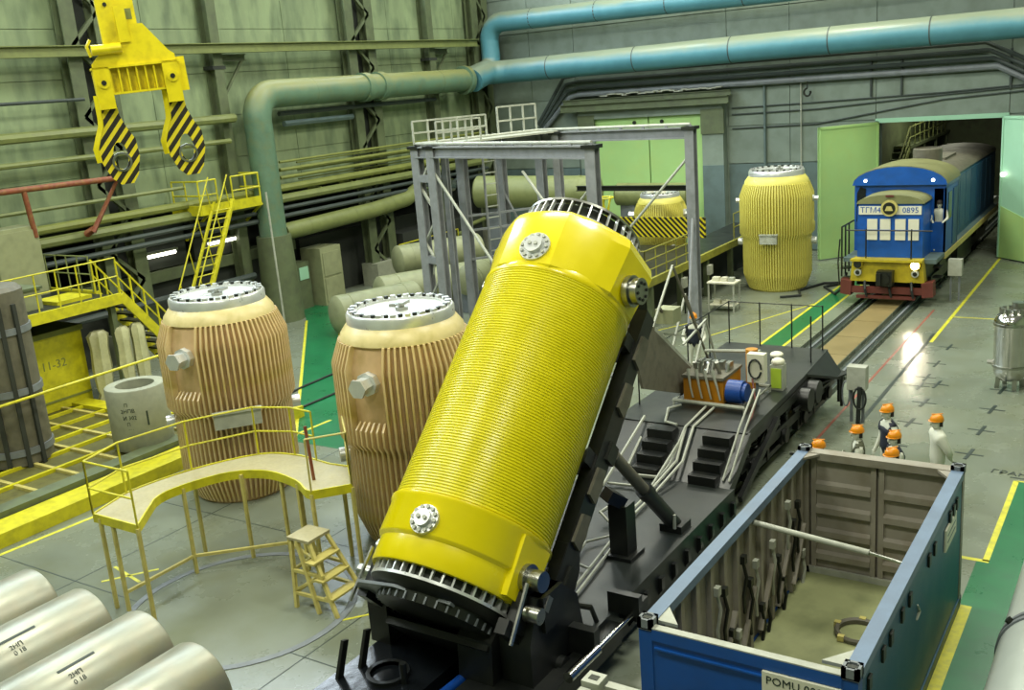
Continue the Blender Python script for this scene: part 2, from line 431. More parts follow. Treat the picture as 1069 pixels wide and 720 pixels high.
# round pit cover in front of the curved platform
MB().lathe([(1.98, .002), (1.98, .012), (1.86, .012), (1.86, .002)], 56, Matrix.Translation((-12.75, 10.1, 0)), close=False).build('pit_rim', M['grey'], floor)
MB().lathe([(1.85, .0), (1.85, .006), (0.0001, .006)], 56, Matrix.Translation((-12.75, 10.1, 0)), close=False).build('pit_cover', M['floor'], floor)

# left wall with an open bay below
wl = MB(); wl.span((XL - .4, -8, 4.7), (XL, YB + .4, HB))
wall_left = struct('wall_left', wl, M['wall'])
rows = [4.75, 6.3, 7.85, 9.4, 10.95, 12.5, 14.05, 15.6, 17.9]
ys = [-7.9, 0, 6.7, 13.6, 20.6, 26.25, 33.9, 39.1, 43.9]
for i in range(len(ys) - 1):
    ln = (ys[i+1] - ys[i]) / 2
    for k in range(len(rows) - 1):
        for j in (0, 1):
            MB().span((XL - .01, ys[i] + j * ln + .01, rows[k] + .01), (XL + .07 + .015 * random.random(), ys[i] + (j + 1) * ln - .01, rows[k+1] - .01)).build('wall_panel', M['wall'], wall_left, smooth=0)
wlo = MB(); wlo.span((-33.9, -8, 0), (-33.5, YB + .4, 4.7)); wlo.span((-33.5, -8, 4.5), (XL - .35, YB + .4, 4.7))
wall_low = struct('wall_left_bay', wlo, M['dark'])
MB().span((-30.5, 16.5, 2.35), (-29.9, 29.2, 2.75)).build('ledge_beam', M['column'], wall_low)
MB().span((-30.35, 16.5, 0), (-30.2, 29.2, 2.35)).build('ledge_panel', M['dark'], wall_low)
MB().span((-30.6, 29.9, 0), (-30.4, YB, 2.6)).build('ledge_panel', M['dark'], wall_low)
# back wall: doorway X -10.48..-5.72, 5.5 high
wb = MB()
wb.span((-33.5, YB, 0), (-10.48, YB + .5, HB)); wb.span((-10.48, YB, 5.5), (-5.72, YB + .5, HB)); wb.span((-5.72, YB, 0), (12, YB + .5, HB))
wall_back = struct('wall_back', wb, M['wallback'])
xs = [-29.9, -27.2, -24.7, -17.0, -14.2, -10.6, -5.6, -2, 2, 6, 11.9]
zr = [.05, 3.9, 5.55, 7.2, 8.85, 10.5, 12.15, 13.8, 15.45, 17.9]
for i in range(len(xs) - 1):
    for k in range(len(zr) - 1):
        a, b = xs[i], xs[i+1]
        if (a == -24.7 and k < 2) or (a == -10.6 and k < 2): continue
        MB().span((a + .008, YB - .06 - .012 * random.random(), zr[k] + .02), (b - .02, YB + .01, zr[k+1] - .02)).build('wall_panel', M['dado'] if k == 0 else M['wallback'], wall_back, smooth=0)
wr = MB(); wr.span((12, -8, 0), (12.4, YB + .4, HB)); struct('wall_right', wr, M['wall'])
wf = MB(); wf.span((-33.9, -8.4, 0), (12.4, -8, HB)); struct('wall_front', wf, M['wall'])
# tunnel behind the doorway
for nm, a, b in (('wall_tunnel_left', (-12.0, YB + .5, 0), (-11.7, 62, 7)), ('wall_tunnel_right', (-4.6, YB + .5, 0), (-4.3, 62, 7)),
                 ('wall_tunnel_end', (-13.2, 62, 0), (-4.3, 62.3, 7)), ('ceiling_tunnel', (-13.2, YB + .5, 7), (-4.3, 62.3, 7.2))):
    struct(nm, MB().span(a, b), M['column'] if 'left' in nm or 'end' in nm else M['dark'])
tst = thing('tunnel_stair', 'dark stair and gallery with handrails on the tunnel wall behind the blue locomotive', 'stairs', (-11.7, 47, 0))
MB().span((-11.7, 52, 3.6), (-10.9, 61.9, 3.75)).build('gallery_floor', M['column'], tst)
for k in range(12): MB().box(-11.3, 46.6 + k * .48, .25 + k * .29, .8, .32, .06).build('tread', M['column'], tst)
MB().bar((-10.95, 46.3, .1), (-10.95, 52, 3.6), .06, .25).build('stringer', M['pipeol'], tst)
for h in (.55, 1.05): MB().tube([(-10.95, 46.3, .1 + h), (-10.95, 52, 3.6 + h), (-10.95, 61.9, 3.7 + h)], .035, 6).build('handrail', M['pipeol'], tst)
for k in range(14):
    y = 46.5 + k * 1.1; z = min(3.7, .1 + (y - 46.3) * .614); MB().cyl((-10.95, y, z), (-10.95, y, z + 1.05), .03, 6).build('post', M['pipeol'], tst)
for k in range(4): MB().box(-11.0, 52.5 + k * 3, 1.8, .14, .14, 3.6).build('leg', M['column'], tst)
# door leaves
def leaf(nm, hinge, end, h, material, low=None):
    h0 = Vector((*hinge, 0)); e0 = Vector((*end, 0)); d = (e0 - h0); L = d.length; d.normalize(); n = Vector((-d.y, d.x, 0))
    root = bpy.data.objects.new(nm, None); C.objects.link(root); root['kind'] = 'structure'
    m = axes(h0, d, n, (0, 0, 1)); root.matrix_world = m; MW[root] = m
    MB().span((0, -.06, .05), (L, .06, h)).build('leaf_panel', material, root, world=False)
    if low: MB().prism([(0, .06), (L, .06), (L, 1.2), (0, 2.1)], -.075, -.061, axis='y').build('lower_paint', low, root, world=False)
    for x in (.04, L - .04): MB().span((x - .04, -.09, .05), (x + .04, .09, h + .02)).build('edge_bar', material, root, world=False)
    MB().span((0, -.09, h - .08), (L, .09, h + .02)).build('edge_bar', material, root, world=False)
    for z in (.6, h / 2, h - .6): MB().cyl((-.02, 0, z - .15), (-.02, 0, z + .15), .05, 8).build('hinge', M['grey'], root, world=False)
    if nm == 'door_1':
        MB().span((.2, -.1, 1.3), (.38, -.06, 1.55)).build('lock_box', M['grey'], root, world=False)
    return root
leaf('door_1', (-10.5, 43.85), (-12.32, 41.75), 5.45, M['doorgreen'])
leaf('door_2', (-5.7, 43.35), (-3.3, 41.3), 5.5, M['doormint'], M['doorgreen'])
tr = MB(); tr.span((-10.62, YB - .12, 5.42), (-5.6, YB + .1, 5.6)); tr.span((-10.62, YB - .12, 0), (-10.48, YB + .1, 5.5)); tr.span((-5.72, YB - .12, 0), (-5.58, YB + .1, 5.5))
struct('trim_1', tr, M['doormint'])
dl = thing('door_lamp', 'small round white lamp on the edge of the right door leaf', 'lamp', (-5.62, 43.1, 3.3))
MB().ball((-5.62, 43.05, 3.32), .1, 10).build('bulb', M['lamp'], dl); MB().cyl((-5.62, 43.05, 3.32), (-5.6, 43.35, 3.32), .04, 8).build('bracket', M['grey'], dl)
# large closed gate in the back wall, left of the doorway
g = bpy.data.objects.new('door_3', None); C.objects.link(g); g['kind'] = 'structure'; MW[g] = Matrix.Identity(4)
for a, b in ((-23.6, -20.82), (-20.76, -18.1)):
    MB().span((a, YB - .35, .05), (b, YB - .2, 6.2)).build('leaf_panel', M['doorgreen'], g)
for x in (-21.5, -20.1): MB().cyl((x, YB - .42, 5.95), (x, YB - .35, 5.95), .09, 10).build('door_roller', M['bolt'], g)
t3 = MB(); t3.span((-24.4, YB - .55, 6.2), (-17.1, YB, 6.6)); t3.span((-24.4, YB - .5, 0), (-23.6, YB, 6.2)); t3.span((-18.1, YB - .5, 0), (-17.1, YB, 6.2))
struct('trim_2', t3, M['wallback'])
for x0, x1 in ((-24.4, -23.55), (-18.1, -17.05)):
    MB().span((x0 - .02, YB - .58, 5.3), (x1 + .02, YB - .5, 6.4)).build('corbel', M['rust' if 0 else 'column'], bpy.data.objects['trim_2'])
    MB().span((x0 + .02, YB - .56, .05), (x1 - .02, YB - .5, 3.9)).build('painted_dado', M['dado'], bpy.data.objects['trim_2'])
MB().ibeam((-25.2, YB - .8, 6.78), (-16.7, YB - .8, 6.78), .3, .35).build('gate_track', M['column'], bpy.data.objects['trim_2'])
MB().ibeam((-25.2, YB - .5, 7.05), (-16.7, YB - .5, 7.05), .2, .25).build('gate_track', M['column'], bpy.data.objects['trim_2'])

for k, y in enumerate((8, 17, 26, 35)):
    wn = bpy.data.objects.new('window_%d' % (k + 1), None); C.objects.link(wn); wn['kind'] = 'structure'; MW[wn] = Matrix.Identity(4)
    for j in range(5): MB().span((XL + .1, y - 3.8 + j * 1.52, 12.5), (XL + .14, y - 3.8 + j * 1.52 + 1.46, 16.4)).build('pane', M['daylight'], wn)
    fr = MB(); fr.span((XL + .08, y - 3.9, 12.4), (XL + .2, y + 3.9, 12.5)); fr.span((XL + .08, y - 3.9, 16.4), (XL + .2, y + 3.9, 16.5)); fr.build('window_frame', M['column'], wn)
# ------------------------------------------------------------------ columns along the left wall
def lattice_column(y, wd, label):
    t = thing('lattice_column', label, 'column', (XL + .45, y, 0), None, 'wall columns')
    for s in (-1, 1):
        MB().ibeam((XL + .45, y + s * wd / 2, 0), (XL + .45, y + s * wd / 2, HB), .5, .42, .05, up=(1, 0, 0)).build('leg', M['column'], t)
    MB().span((XL + .1, y - wd / 2, 4.8), (XL + .16, y + wd / 2, HB)).build('gap_backing', M['dark'], t)  # dark sheet put in for the shaded gap behind the lacing
    k = 0; z = .5
    while z < HB - 1.2:
        s = 1 if k % 2 else -1
        MB().bar((XL + .6, y - s * wd / 2, z), (XL + .6, y + s * wd / 2, z + 1.1), .12, .12).build('lacing', M['column'], t); z += 1.1; k += 1
    MB().span((XL + .05, y - wd / 2 - .3, 0), (XL + .95, y + wd / 2 + .3, 1.0)).build('footing', M['concrete'], t)
def plain_column(y, label):
    t = thing('wall_column', label, 'column', (XL + .3, y, 0), None, 'wall columns')
    MB().ibeam((XL + .35, y, 0), (XL + .35, y, HB), .42, .5, .06, up=(1, 0, 0)).build('shaft', M['column'], t)
    MB().span((XL + .08, y + .3, 4.75), (XL + .2, y + .62, HB)).build('wall_strip', M['wall'], t)
    MB().ibeam((XL + .35, y, 9.9), (XL + .35, y + 1.5, 9.9), .2, .25).build('bracket_arm', M['column'], t)
    MB().bar((XL + .35, y + .25, 8.5), (XL + .35, y + 1.35, 9.8), .09).build('bracket_strut', M['column'], t)
    MB().span((XL + .1, y - .3, 9.5), (XL + .62, y + .3, 9.62)).build('cleat', M['dark'], t)
lattice_column(20.85, 1.15, 'broad lattice wall column behind the yellow lifting yoke, left')
plain_column(26.1, 'slim wall column with bracket right of the yellow lifting yoke')
lattice_column(34.0, 1.25, 'broad lattice wall column crossed by the big horizontal pipe, middle')
plain_column(38.95, 'slim wall column with bracket behind the grey portal railing')
lattice_column(43.0, .9, 'dark lattice column in the corner of the hall behind the pipe elbows')
lattice_column(14.5, 1.15, 'lattice wall column left of the lifting yoke at the frame edge')
# crane rail and wall runs
def wallbeam(nm, z, y0, y1, w, h, material, label, x=XL + .75, cat='beam'):
    o = MB().ibeam((x, y0, z), (x, y1, z), w, h).build(nm, material); tag(o, label, cat)
wallbeam('crane_rail_beam', 10.22, -6, 42.3, .3, .34, M['pipeol'], 'thin pale rail running the length of the left wall above everything', XL + .85)
def pipe(nm, pts, r, material, label, seg=14, bands=0, cat='pipe', mb=None):
    t = thing(nm, label, cat, pts[0])
    MB().tube(pts, r, seg).build('pipe_run', material, t)
    if bands:
        P = [Vector(p) for p in pts]
        for i in range(len(P) - 1):
            d = P[i+1] - P[i]; L = d.length
            if L < bands * .7: continue
            n = int(L // bands); d.normalize()
            for k in range(n):
                c = P[i] + d * (L * (k + .5) / n)
                MB().cyl(c - d * .025, c + d * .025, r * 1.015, seg).build('joint_band', mb or material, t)
    return t
def arc(c, a, b, r, n=6):
    """corner fillet points from direction a to b around corner c"""
    c = Vector(c); a = Vector(a).normalized(); b = Vector(b).normalized()
    return [tuple(c - a * r * (1 - math.sin(t)) + b * r * (1 - math.cos(t))) for t in [PI / 2 * k / n for k in range(n + 1)]]
pipe('wall_pipe', [(XL + .9, -5, 7.75), (XL + .9, 26.2, 7.75)], .16, M['pipeol'], 'pale green pipe along the left wall at the height of the hook plates', 8)
pipe('wall_pipe', [(XL + .85, -5, 7.0), (XL + .85, 25.9, 6.95)], .09, M['pipeol'], 'thinner green pipe below it, passing behind the hook eyes', 8)
pipe('wall_pipe', [(XL + .85, -5, 8.75), (XL + .85, 20.2, 8.75)], .06, M['cable'], 'thin dark pipe left of the lattice column at the frame edge', 6)
pipe('wall_pipe', [(XL + .85, -5, 5.6), (XL + .85, 23.5, 5.55)], .07, M['pipeol'], 'thin green pipe behind the rust red handrail', 6)
pipe('wall_pipe', [(XL + .85, 28.5, 7.75), (XL + .85, 38.5, 7.75)], .1, M['cable'], 'dark pipe tucked under the big horizontal duct', 6)
pipe('wall_pipe', [(XL + .55, 29, 7.35), (XL + .55, 33, 7.35)], .12, M['dado'], 'short grey duct on the wall left of the middle lattice column', 6)
# big duct down the left wall
x = XL + 1.3
pts = [(x, 26.95, 0.9), (x, 26.95, 7.6)] + arc((x, 26.95, 8.5), (0, 0, 1), (0, 1, 0), .85) + [(x, 40.2, 8.5)]
dct = pipe('big_duct', pts, .52, M['pipegreen'], 'big green duct rising beside the yellow ladder and running along the left wall', 18, 3.2)
for c, rr in (((x, 32.9, 8.5), .6), ((x, 33.9, 8.5), .6)):
    MB().cyl(c, (c[0], c[1] + .35, c[2]), rr, 18).build('flange', M['pipegreen'], dct)
MB().cyl((x, 40.2, 8.5), (x, 40.45, 8.5), .66, 20).build('end_flange', M['pipegreen'], dct)
MB().cyl((x, 26.95, 0), (x, 26.95, 3.3), .78, 18, .66).build('foot', M['column'], dct)
# blue-green ducts across the back wall
yb = YB - .9
pts = [(XL + 1.2, 40.9, 8.6)] + arc((XL + 1.2, 42.9, 8.9), (0, 1, 0), (0, 0, 1), .6) + [(XL + 1.2, 42.9, 10.3)] + arc((XL + 1.2, 42.9, 11.1), (0, 0, 1), (1, -.0, 0), .8) + [(-14, 42.9, 11.0), (9, 42.9, 11.0)]
pipe('back_wall_duct', pts, .46, M['pipeteal'], 'upper blue-green duct along the back wall, bending down in the corner', 18, 3.4, mb=M['cable'])
pts = [(XL + 1.6, 40.6, 8.45)] + arc((XL + 1.6, 42.6, 8.75), (0, 1, 0), (1, 0, 0), .9) + [(-14, 42.6, 8.85), (9, 42.6, 8.9)]
pipe('back_wall_duct', pts, .55, M['pipeteal'], 'lower and thicker blue-green duct along the back wall', 18, 3.4, mb=M['cable'])
# four conduits under the ducts
for k in range(4):
    z = 8.32 - k * .31; yk = YB - .35
    pts = [(-26.8 + .1 * k, yk, 6.1 - k * .1), (-25.2 + k * .1, yk, z - .1), (-24.4, yk, z), (-6.5 + .15 * k, yk, z - .02), (-3.9 + .1 * k, yk, z - 1.35), (6, yk, z - 1.6)]
    pipe('conduit', pts, .085 if k < 3 else .12, M['cable'] if k < 3 else M['grey'], ['topmost dark conduit below the lower back wall duct', 'second dark conduit from the top below the lower back wall duct', 'third dark conduit from the top below the lower back wall duct', 'grey conduit, lowest of the four below the back wall ducts'][k], 8)
MB_c = thing('cable_run', 'thin dark cables strung across the back wall above the doorway', 'cable', (-16.5, YB - .2, 6.6))
for dz in (0, .28, .9):
    MB().tube([(-16.8, YB - .12, 6.35 - dz), (-13, YB - .12, 6.4 - dz), (-8, YB - .12, 6.5 - dz * .3), (-2, YB - .12, 6.75 - dz * .2)], .035, 6).build('cable', M['cable'], MB_c)
for xx in (-10.8, -9.6, -5.6): MB().cyl((xx, YB - .14, 6.5), (xx, YB - .14, 8.0), .05, 6).build('drop_pipe', M['cable'], MB_c)
MB().cyl((-13.7, YB - .15, 0.4), (-13.7, YB - .15, 7.5), .035, 6).build('drop_pipe', M['greyl'], MB_c)
MB().cyl((-15.3, YB - .15, 3.7), (-15.3, YB - .15, 7.5), .06, 6).build('drop_pipe', M['dado'], MB_c)
rope = thing('hanging_hook', 'small hanging chain hook high on the back wall above the yellow cask', 'hook', (-13.35, YB - .5, 7.4))
MB().cyl((-13.35, YB - .4, 7.4), (-13.35, YB - .4, 7.0), .03, 6).build('chain', M['bolt'], rope)
MB().tube([(-13.35 + .14 * math.cos(a), YB - .4, 6.85 + .16 * math.sin(a)) for a in [PI / 2 + k * .5 for k in range(11)]], .045, 6).build('hook_body', M['bolt'], rope)
wallbox = MB().span((-18.0, YB - .4, 8.3), (-17.2, YB - .1, 8.5))
fo = thing('wall_foil', 'crumpled grey sheet on top of the large closed gate', 'sheet', (-20.5, YB - .5, 7.2))
fb = MB()
for k in range(30):
    xx = -23 + k * .2; fb.box(xx, YB - .5 + .1 * random.random(), 7.25 + .1 * random.random(), .26, .5, .05, None)
fb.build('sheet', M['greyl'], fo)
# cable trays and pipes below the big duct on the left wall
for k, (z, r, mm, y0, y1) in enumerate([(4.95, .14, 'trayol', 16, 42), (4.55, .17, 'pipeol', 16, 42), (5.35, .07, 'trayol', 28, 42), (5.65, .07, 'trayol', 28, 42), (5.95, .05, 'trayol', 28, 42), (4.2, .08, 'cable', 16, 42), (3.9, .09, 'cable', 16, 42)]):
    pipe('tray_pipe', [(XL + .92 + .03 * k, y0, z), (XL + .92 + .03 * k, y1, z)], r, M[mm], ['olive pipe of the tray bundle along the left wall', 'pale olive pipe at the foot of the tray bundle, above the strip lights', 'thin olive pipe just above the tray bundle, lowest of three', 'thin olive pipe above the tray bundle, middle of three', 'thinnest olive pipe, topmost above the tray bundle', 'dark cable pipe just below the tray bundle', 'lower dark cable pipe above the strip lights'][k], 8)
trn = thing('cable_tray', 'olive ladder cable tray on the left wall right of the big duct', 'cable tray', (XL + .4, 30, 5.2))
for zz in (5.15, 5.5, 5.8): MB().span((XL + .72, 29.2, zz), (XL + .8, 42, zz + .05)).build('tray_bed', M['trayol'], trn)
for k in range(7): MB().span((XL + .08, 30.3 + k * 1.9, 4.6), (XL + .8, 30.4 + k * 1.9, 4.75)).build('tray_bracket', M['trayol'], trn)
for i, (y, l) in enumerate(((22.4, 1.7), (25.55, 1.5))):
    t = thing('strip_light', ['lit strip light on the dark bay wall, left one', 'lit strip light behind the yellow ladder'][i], 'lamp', (XL + .15, y, 3.35), None, 'strip lights')
    MB().span((XL + .02, y - l / 2 - .1, 3.38), (XL + .2, y + l / 2 + .1, 3.46)).build('housing', M['greyl'], t)
    MB().cyl((XL + .14, y - l / 2, 3.32), (XL + .14, y + l / 2, 3.32), .07, 10).build('tube', M['lamp'], t)
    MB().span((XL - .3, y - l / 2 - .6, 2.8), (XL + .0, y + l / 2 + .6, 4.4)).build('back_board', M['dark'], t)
# olive pipe low on the left wall with a shiny sleeve
p2 = pipe('olive_pipe', [(XL + 1.15, 27.6, 3.3), (XL + 1.15, 33, 3.4), (XL + 1.15, 35.3, 3.55), (XL + 1.15, 36.2, 3.9)], .33, M['pipeol'], 'olive pipe leaving the big duct foot along the bay with a shiny sleeve', 14, 2.0)
MB().cyl((XL + 1.15, 36.1, 3.85), (XL + 1.15, 38.7, 3.75), .34, 16).build('shiny_sleeve', M['chrome'], p2)
pipe('olive_pipe', [(XL + .9, 16, 1.9), (XL + .9, 26.1, 1.9)], .12, M['cable'], 'dark pipe low in the bay behind the first tan cask', 8)
# ------------------------------------------------------------------ the big yellow cask on its tilting cradle
XC = -7.9
T = R(43.83)
AX = Vector((0, math.cos(T), math.sin(T))); AV = Vector((0, math.sin(T), -math.cos(T))); A0 = Vector((XC, 9.655, 1.6))
MC = axes(A0, (1, 0, 0), AV, AX)
cask = thing('yellow_cask', 'huge tilted bright yellow ribbed cask lying on the black cradle of the rail wagon', 'cask', A0, MC.to_3x3().to_4x4())
def pol(r, k, z): return Vector((r * math.cos(R(k)), r * math.sin(R(k)), z))
prof = [(1.06, .93), (1.13, .95)]
n = 84; z0, z1 = .97, 4.58; p_ = (z1 - z0) / n
for k in range(n):
    z = z0 + k * p_
    prof += [(1.132, z), (1.148, z + .28 * p_), (1.148, z + .62 * p_), (1.132, z + .9 * p_)]
prof += [(1.13, 4.6), (1.0, 4.6)]
MB().lathe(prof, 96, close=False).build('ribbed_shell', M['yelrib'], cask, False, smooth=25)
MB().lathe([(1.0, .02), (1.10, .02), (1.115, .05), (1.115, .36), (1.155, .40), (1.165, .42), (1.165, .86), (1.19, .90), (1.19, .95), (1.13, .97), (1.0, .97)], 96, close=False).build('lower_band', M['yel'], cask, False)
# collar: round hoop below, flats above, rounded shoulder
cb = MB(); cb.lathe([(1.0, 4.57), (1.15, 4.57), (1.162, 4.59), (1.162, 4.64), (1.15, 4.70), (1.0, 4.74)], 96, close=False)
cb.build('collar_hoop', M['yel'], cask, False)
angs = [-22, 14, 66, 106, 158, 194, 246, 290]; fac = [1, 1, 0, 0, 1, 1, 0, 0]
cb = MB(); vs = []; levels = [(1.16, 4.62), (1.19, 4.66), (1.21, 5.42), (1.18, 5.57), (1.1, 5.67), (.97, 5.72)]
sub = 6
for (r, z), kf in zip(levels, (0, .02, .09, .07, .03, 0)):
    ring = []
    for i in range(8):
        a, b = pol(r * (1 + kf * fac[i]), angs[i], z), pol(r * (1 + kf * fac[(i + 1) % 8]), angs[(i + 1) % 8], z)
        for s_ in range(sub):
            t = s_ / sub; q = a.lerp(b, t)
            rr = Vector((q.x, q.y)).length
            want = rr * .45 + r * .55 * (1.0) if rr < r else rr
            q.x *= want / rr; q.y *= want / rr
            ring.append(q)
    vs.append(ring)
nn = 8 * sub; V = [q for rg in vs for q in rg]; F = []
for i in range(len(levels) - 1):
    for j in range(nn): F.append((i * nn + j, i * nn + (j + 1) % nn, (i + 1) * nn + (j + 1) % nn, (i + 1) * nn + j))
cb._add(V, F + [tuple(range(5 * nn, 6 * nn))])
cb.build('collar', M['yel'], cask, False, smooth=18)
for sg in (0, 1):
    k0 = -4 + 180 * sg
    d = pol(1, k0, 0); e = pol(1, k0 + 90, 0)
    mm = axes((0, 0, 0), d, e, (0, 0, 1))
    tm = MB(); tm.cyl(d * 1.2 + Vector((0, 0, 4.93)), d * 1.29 + Vector((0, 0, 4.93)), .24, 28)
    tm.cyl(d * 1.29 + Vector((0, 0, 4.93)), d * 1.32 + Vector((0, 0, 4.93)), .17, 28)
    tm.cyl(d * 1.32 + Vector((0, 0, 4.93)), d * 1.42 + Vector((0, 0, 4.93)), .20, 28)
    t = tm.build('trunnion', M['steel'], cask, False)
    bb = MB()
    for q in range(8):
        a = q * PI / 4; o = e * math.cos(a) * .13 + Vector((0, 0, 4.93 + math.sin(a) * .13)); bb.cyl(o + d * 1.41, o + d * 1.44, .025, 6)
    stuff(bb.build('bolt_ring', M['bolt'], t, False))
    # lower pivot trunnions
    tm = MB(); tm.cyl(d * 1.1 + Vector((0, 0, .40)), d * 1.24 + Vector((0, 0, .40)), .2, 24); tm.cyl(d * 1.24 + Vector((0, 0, .40)), d * 1.44 + Vector((0, 0, .40)), .14, 24)
    tm.build('pivot_trunnion', M['steel'], cask, False)
    MB().prism([(-.3, .06), (.3, .06), (.34, .88), (-.34, .88)], .95, 1.17, mm, 'x').build('pivot_pad', M['yel'], cask, False)
    # bolted ports
    k1 = -86 + 180 * sg; d = pol(1, k1, 0); e = pol(1, k1 + 90, 0)
    for zc, rr, base in ((4.93, .24, 1.12), (.58, .2, 1.13)):
        o0 = Vector((0, 0, zc)); pm = MB()
        pm.cyl(d * base + o0, d * (base + .07) + o0, rr, 28); pm.cyl(d * (base + .07) + o0, d * (base + .14) + o0, rr * .58, 24)
        pt = pm.build('port_flange', M['lidsteel'], cask, False)
        bb = MB()
        for q in range(12):
            a = q * PI / 6; o = e * math.cos(a) * rr * .82 + Vector((0, 0, math.sin(a) * rr * .82)) + o0; bb.cyl(o + d * (base + .06), o + d * (base + .1), .028, 6)
        for q in range(2): o = o0 + e * (.05 - .1 * q); bb.cyl(o + d * (base + .13), o + d * (base + .165), .03, 8)
        stuff(bb.build('bolt_ring', M['greyl'], pt, False))
# crown of bars round the lid
MB().lathe([(.86, 5.66), (.98, 5.70), (.98, 5.74), (.88, 5.76)], 72, close=False).build('crown_base', M['steel'], cask, False)
MB().lathe([(.84, 5.70), (.84, 5.98), (.0001, 6.0)], 64, close=False).build('lid', M['bolt'], cask, False)
MB().lathe([(.86, 5.98), (.95, 5.98), (.95, 6.02), (.86, 6.02), (.86, 5.98)], 72, close=False).build('crown_hoop', M['steel'], cask, False)
me = MB().bar((.945, 0, 5.72), (.915, 0, 6.0), .06, .022).mesh('crown_bar', M['lidsteel'])
for k in range(38): piece('crown_bar', me, cask, Matrix.Rotation(2 * PI * k / 38, 4, 'Z'))
# ring of slots at the foot
MB().lathe([(.96, -.12), (.96, .03)], 64, close=False).build('slot_core', M['bolt'], cask, False)
MB().lathe([(.9, -.15), (1.05, -.15), (1.05, -.11), (.9, -.11)], 72, close=False).build('foot_flange', M['lidsteel'], cask, False)
me = MB().span((.95, -.013, -.12), (1.045, .013, .03)).mesh('slot_bar', M['lidsteel'])
for k in range(44): piece('slot_bar', me, cask, Matrix.Rotation(2 * PI * (k + .5) / 44, 4, 'Z'))
MB().lathe([(1.04, -.15), (.98, -.22), (.86, -.27), (.84, -.4), (.0001, -.42)], 48, close=False).build('foot_disc', M['bolt'], cask, False)
me = MB().span((.83, -.012, -.4), (.87, .012, -.3)).mesh('foot_tooth', M['grey'])
for k in range(36): piece('foot_tooth', me, cask, Matrix.Rotation(2 * PI * k / 36, 4, 'Z'))
text('stencil_mark', '01', .12, M['bolt'], cask, axes(pol(1.205, 22, .7), pol(1, 112, 0), (0, 0, 1), pol(1, 22, 0)), world=False)

# ------------------------------------------------------------------ finned casks
def fin_cask(nm, label, cat, loc, finm, bodym, colm, rot, N=72, short=True, grp='upright finned casks', tr=1.0, lug_at=R(-48)):
    t = thing(nm, label, cat, loc, rot, grp)
    MB().lathe([(.62, 0), (.98, 0), (1.0, .06), (1.09, .5), (1.12, .6), (1.12, 1.98), (1.22, 2.12), (1.22, 3.5), (1.1, 3.92), (1.1, 3.98)], 64).build('body', bodym, t, False)
    MB().lathe([(1.10, 3.9), (1.16, 3.92), (1.14, 4.02), (1.02, 4.18), (1.0, 4.2)], 64, close=False).build('collar', colm, t, False)
    MB().lathe([(.9, 4.18), (1.0, 4.18), (1.0, 4.36), (.97, 4.4), (.80, 4.4), (.80, 4.37), (.0001, 4.37)], 64, close=False).build('lid', M['lidsteel'], t, False)
    lid = t.children[-1]
    me = MB().cyl((.89, 0, 4.39), (.89, 0, 4.45), .045, 8).mesh('lid_bolt', M['bolt'])
    me2 = MB().box(.89, 0, 4.42, .12, .1, .06).mesh('lid_lug', M['lidsteel'])
    for k in range(22):
        piece('lid_bolt', me, lid, Matrix.Rotation(2 * PI * k / 22, 4, 'Z')); piece('lid_lug', me2, lid, Matrix.Rotation(2 * PI * (k + .5) / 22, 4, 'Z'))
    v = MB(); v.cyl((.1, .1, 4.36), (.1, .1, 4.43), .12, 14); v.cyl((.1, .1, 4.43), (.1, .1, 4.5), .06, 10); v.box(-.3, -.2, 4.39, .4, .22, .05)
    v.build('lid_valve', M['steel'], t, False)
    def fin(full):
        if full: P = [(1.0, .06), (1.06, .06), (1.22, .5), (1.25, .62), (1.25, 1.96), (1.36, 2.12), (1.36, 3.5), (1.2, 3.92), (1.05, 3.92)]
        else: P = [(1.0, .06), (1.06, .06), (1.22, .5), (1.25, .62), (1.25, 2.0), (1.36, 2.14), (1.36, 2.42), (1.22, 2.56), (1.0, 2.56)]
        return MB().prism(P, -.02, .02, axis='y').mesh('fin', finm)
    mf, ms = fin(True), fin(False)
    for k in range(N):
        a = 2 * PI * k / N
        near = short and min(abs(((a - q + PI) % (2 * PI)) - PI) for q in (0, PI)) < R(15)
        piece('fin', ms if near else mf, t, Matrix.Rotation(a, 4, 'Z'))
    for sg in (1, -1):
        tm = MB(); tm.cyl((sg * 1.2, 0, 3.3), (sg * 1.34, 0, 3.3), .24 * tr, 8); tm.cyl((sg * 1.34, 0, 3.3), (sg * (1.3 + .3 * tr), 0, 3.3), .17 * tr, 6); tm.cyl((sg * (1.3 + .3 * tr), 0, 3.3), (sg * (1.3 + .36 * tr), 0, 3.3), .2 * tr, 6)
        tm.build('trunnion', M['lidsteel'], t, False)
        la_ = lug_at; lm = MB(); lm.cyl((sg * 1.2 * math.cos(la_), sg * 1.2 * math.sin(la_), 1.75), (sg * 1.42 * math.cos(la_), sg * 1.42 * math.sin(la_), 1.75), .14, 12); lm.build('lug', M['lidsteel'], t, False)
    return t
c1 = fin_cask('finned_cask', 'tan finned cask with silver lid, left one, behind the curved work platform', 'cask', (-16.91, 14.04, 0), M['tanfin'], M['tanbody'], M['tancol'], R(-80), tr=.9)
c2 = fin_cask('finned_cask', 'tan finned cask with silver lid directly left of the tilted yellow cask', 'cask', (-11.78, 13.9, 0), M['tanfin'], M['tanbody'], M['tancol'], R(-83), tr=.9)
c3 = fin_cask('finned_cask', 'pale yellow finned cask standing by the left door leaf', 'cask', (-12.32, 36.48, 0), M['palefin'], M['palefin'], M['palefin'], R(12), 84, tr=.5, lug_at=0)
c4 = fin_cask('finned_cask', 'yellow finned cask with cluttered lid behind the striped barrier of the rear deck', 'cask', (-17.4, 37.3, 0), M['palefin'], M['palefin'], M['palefin'], R(10))
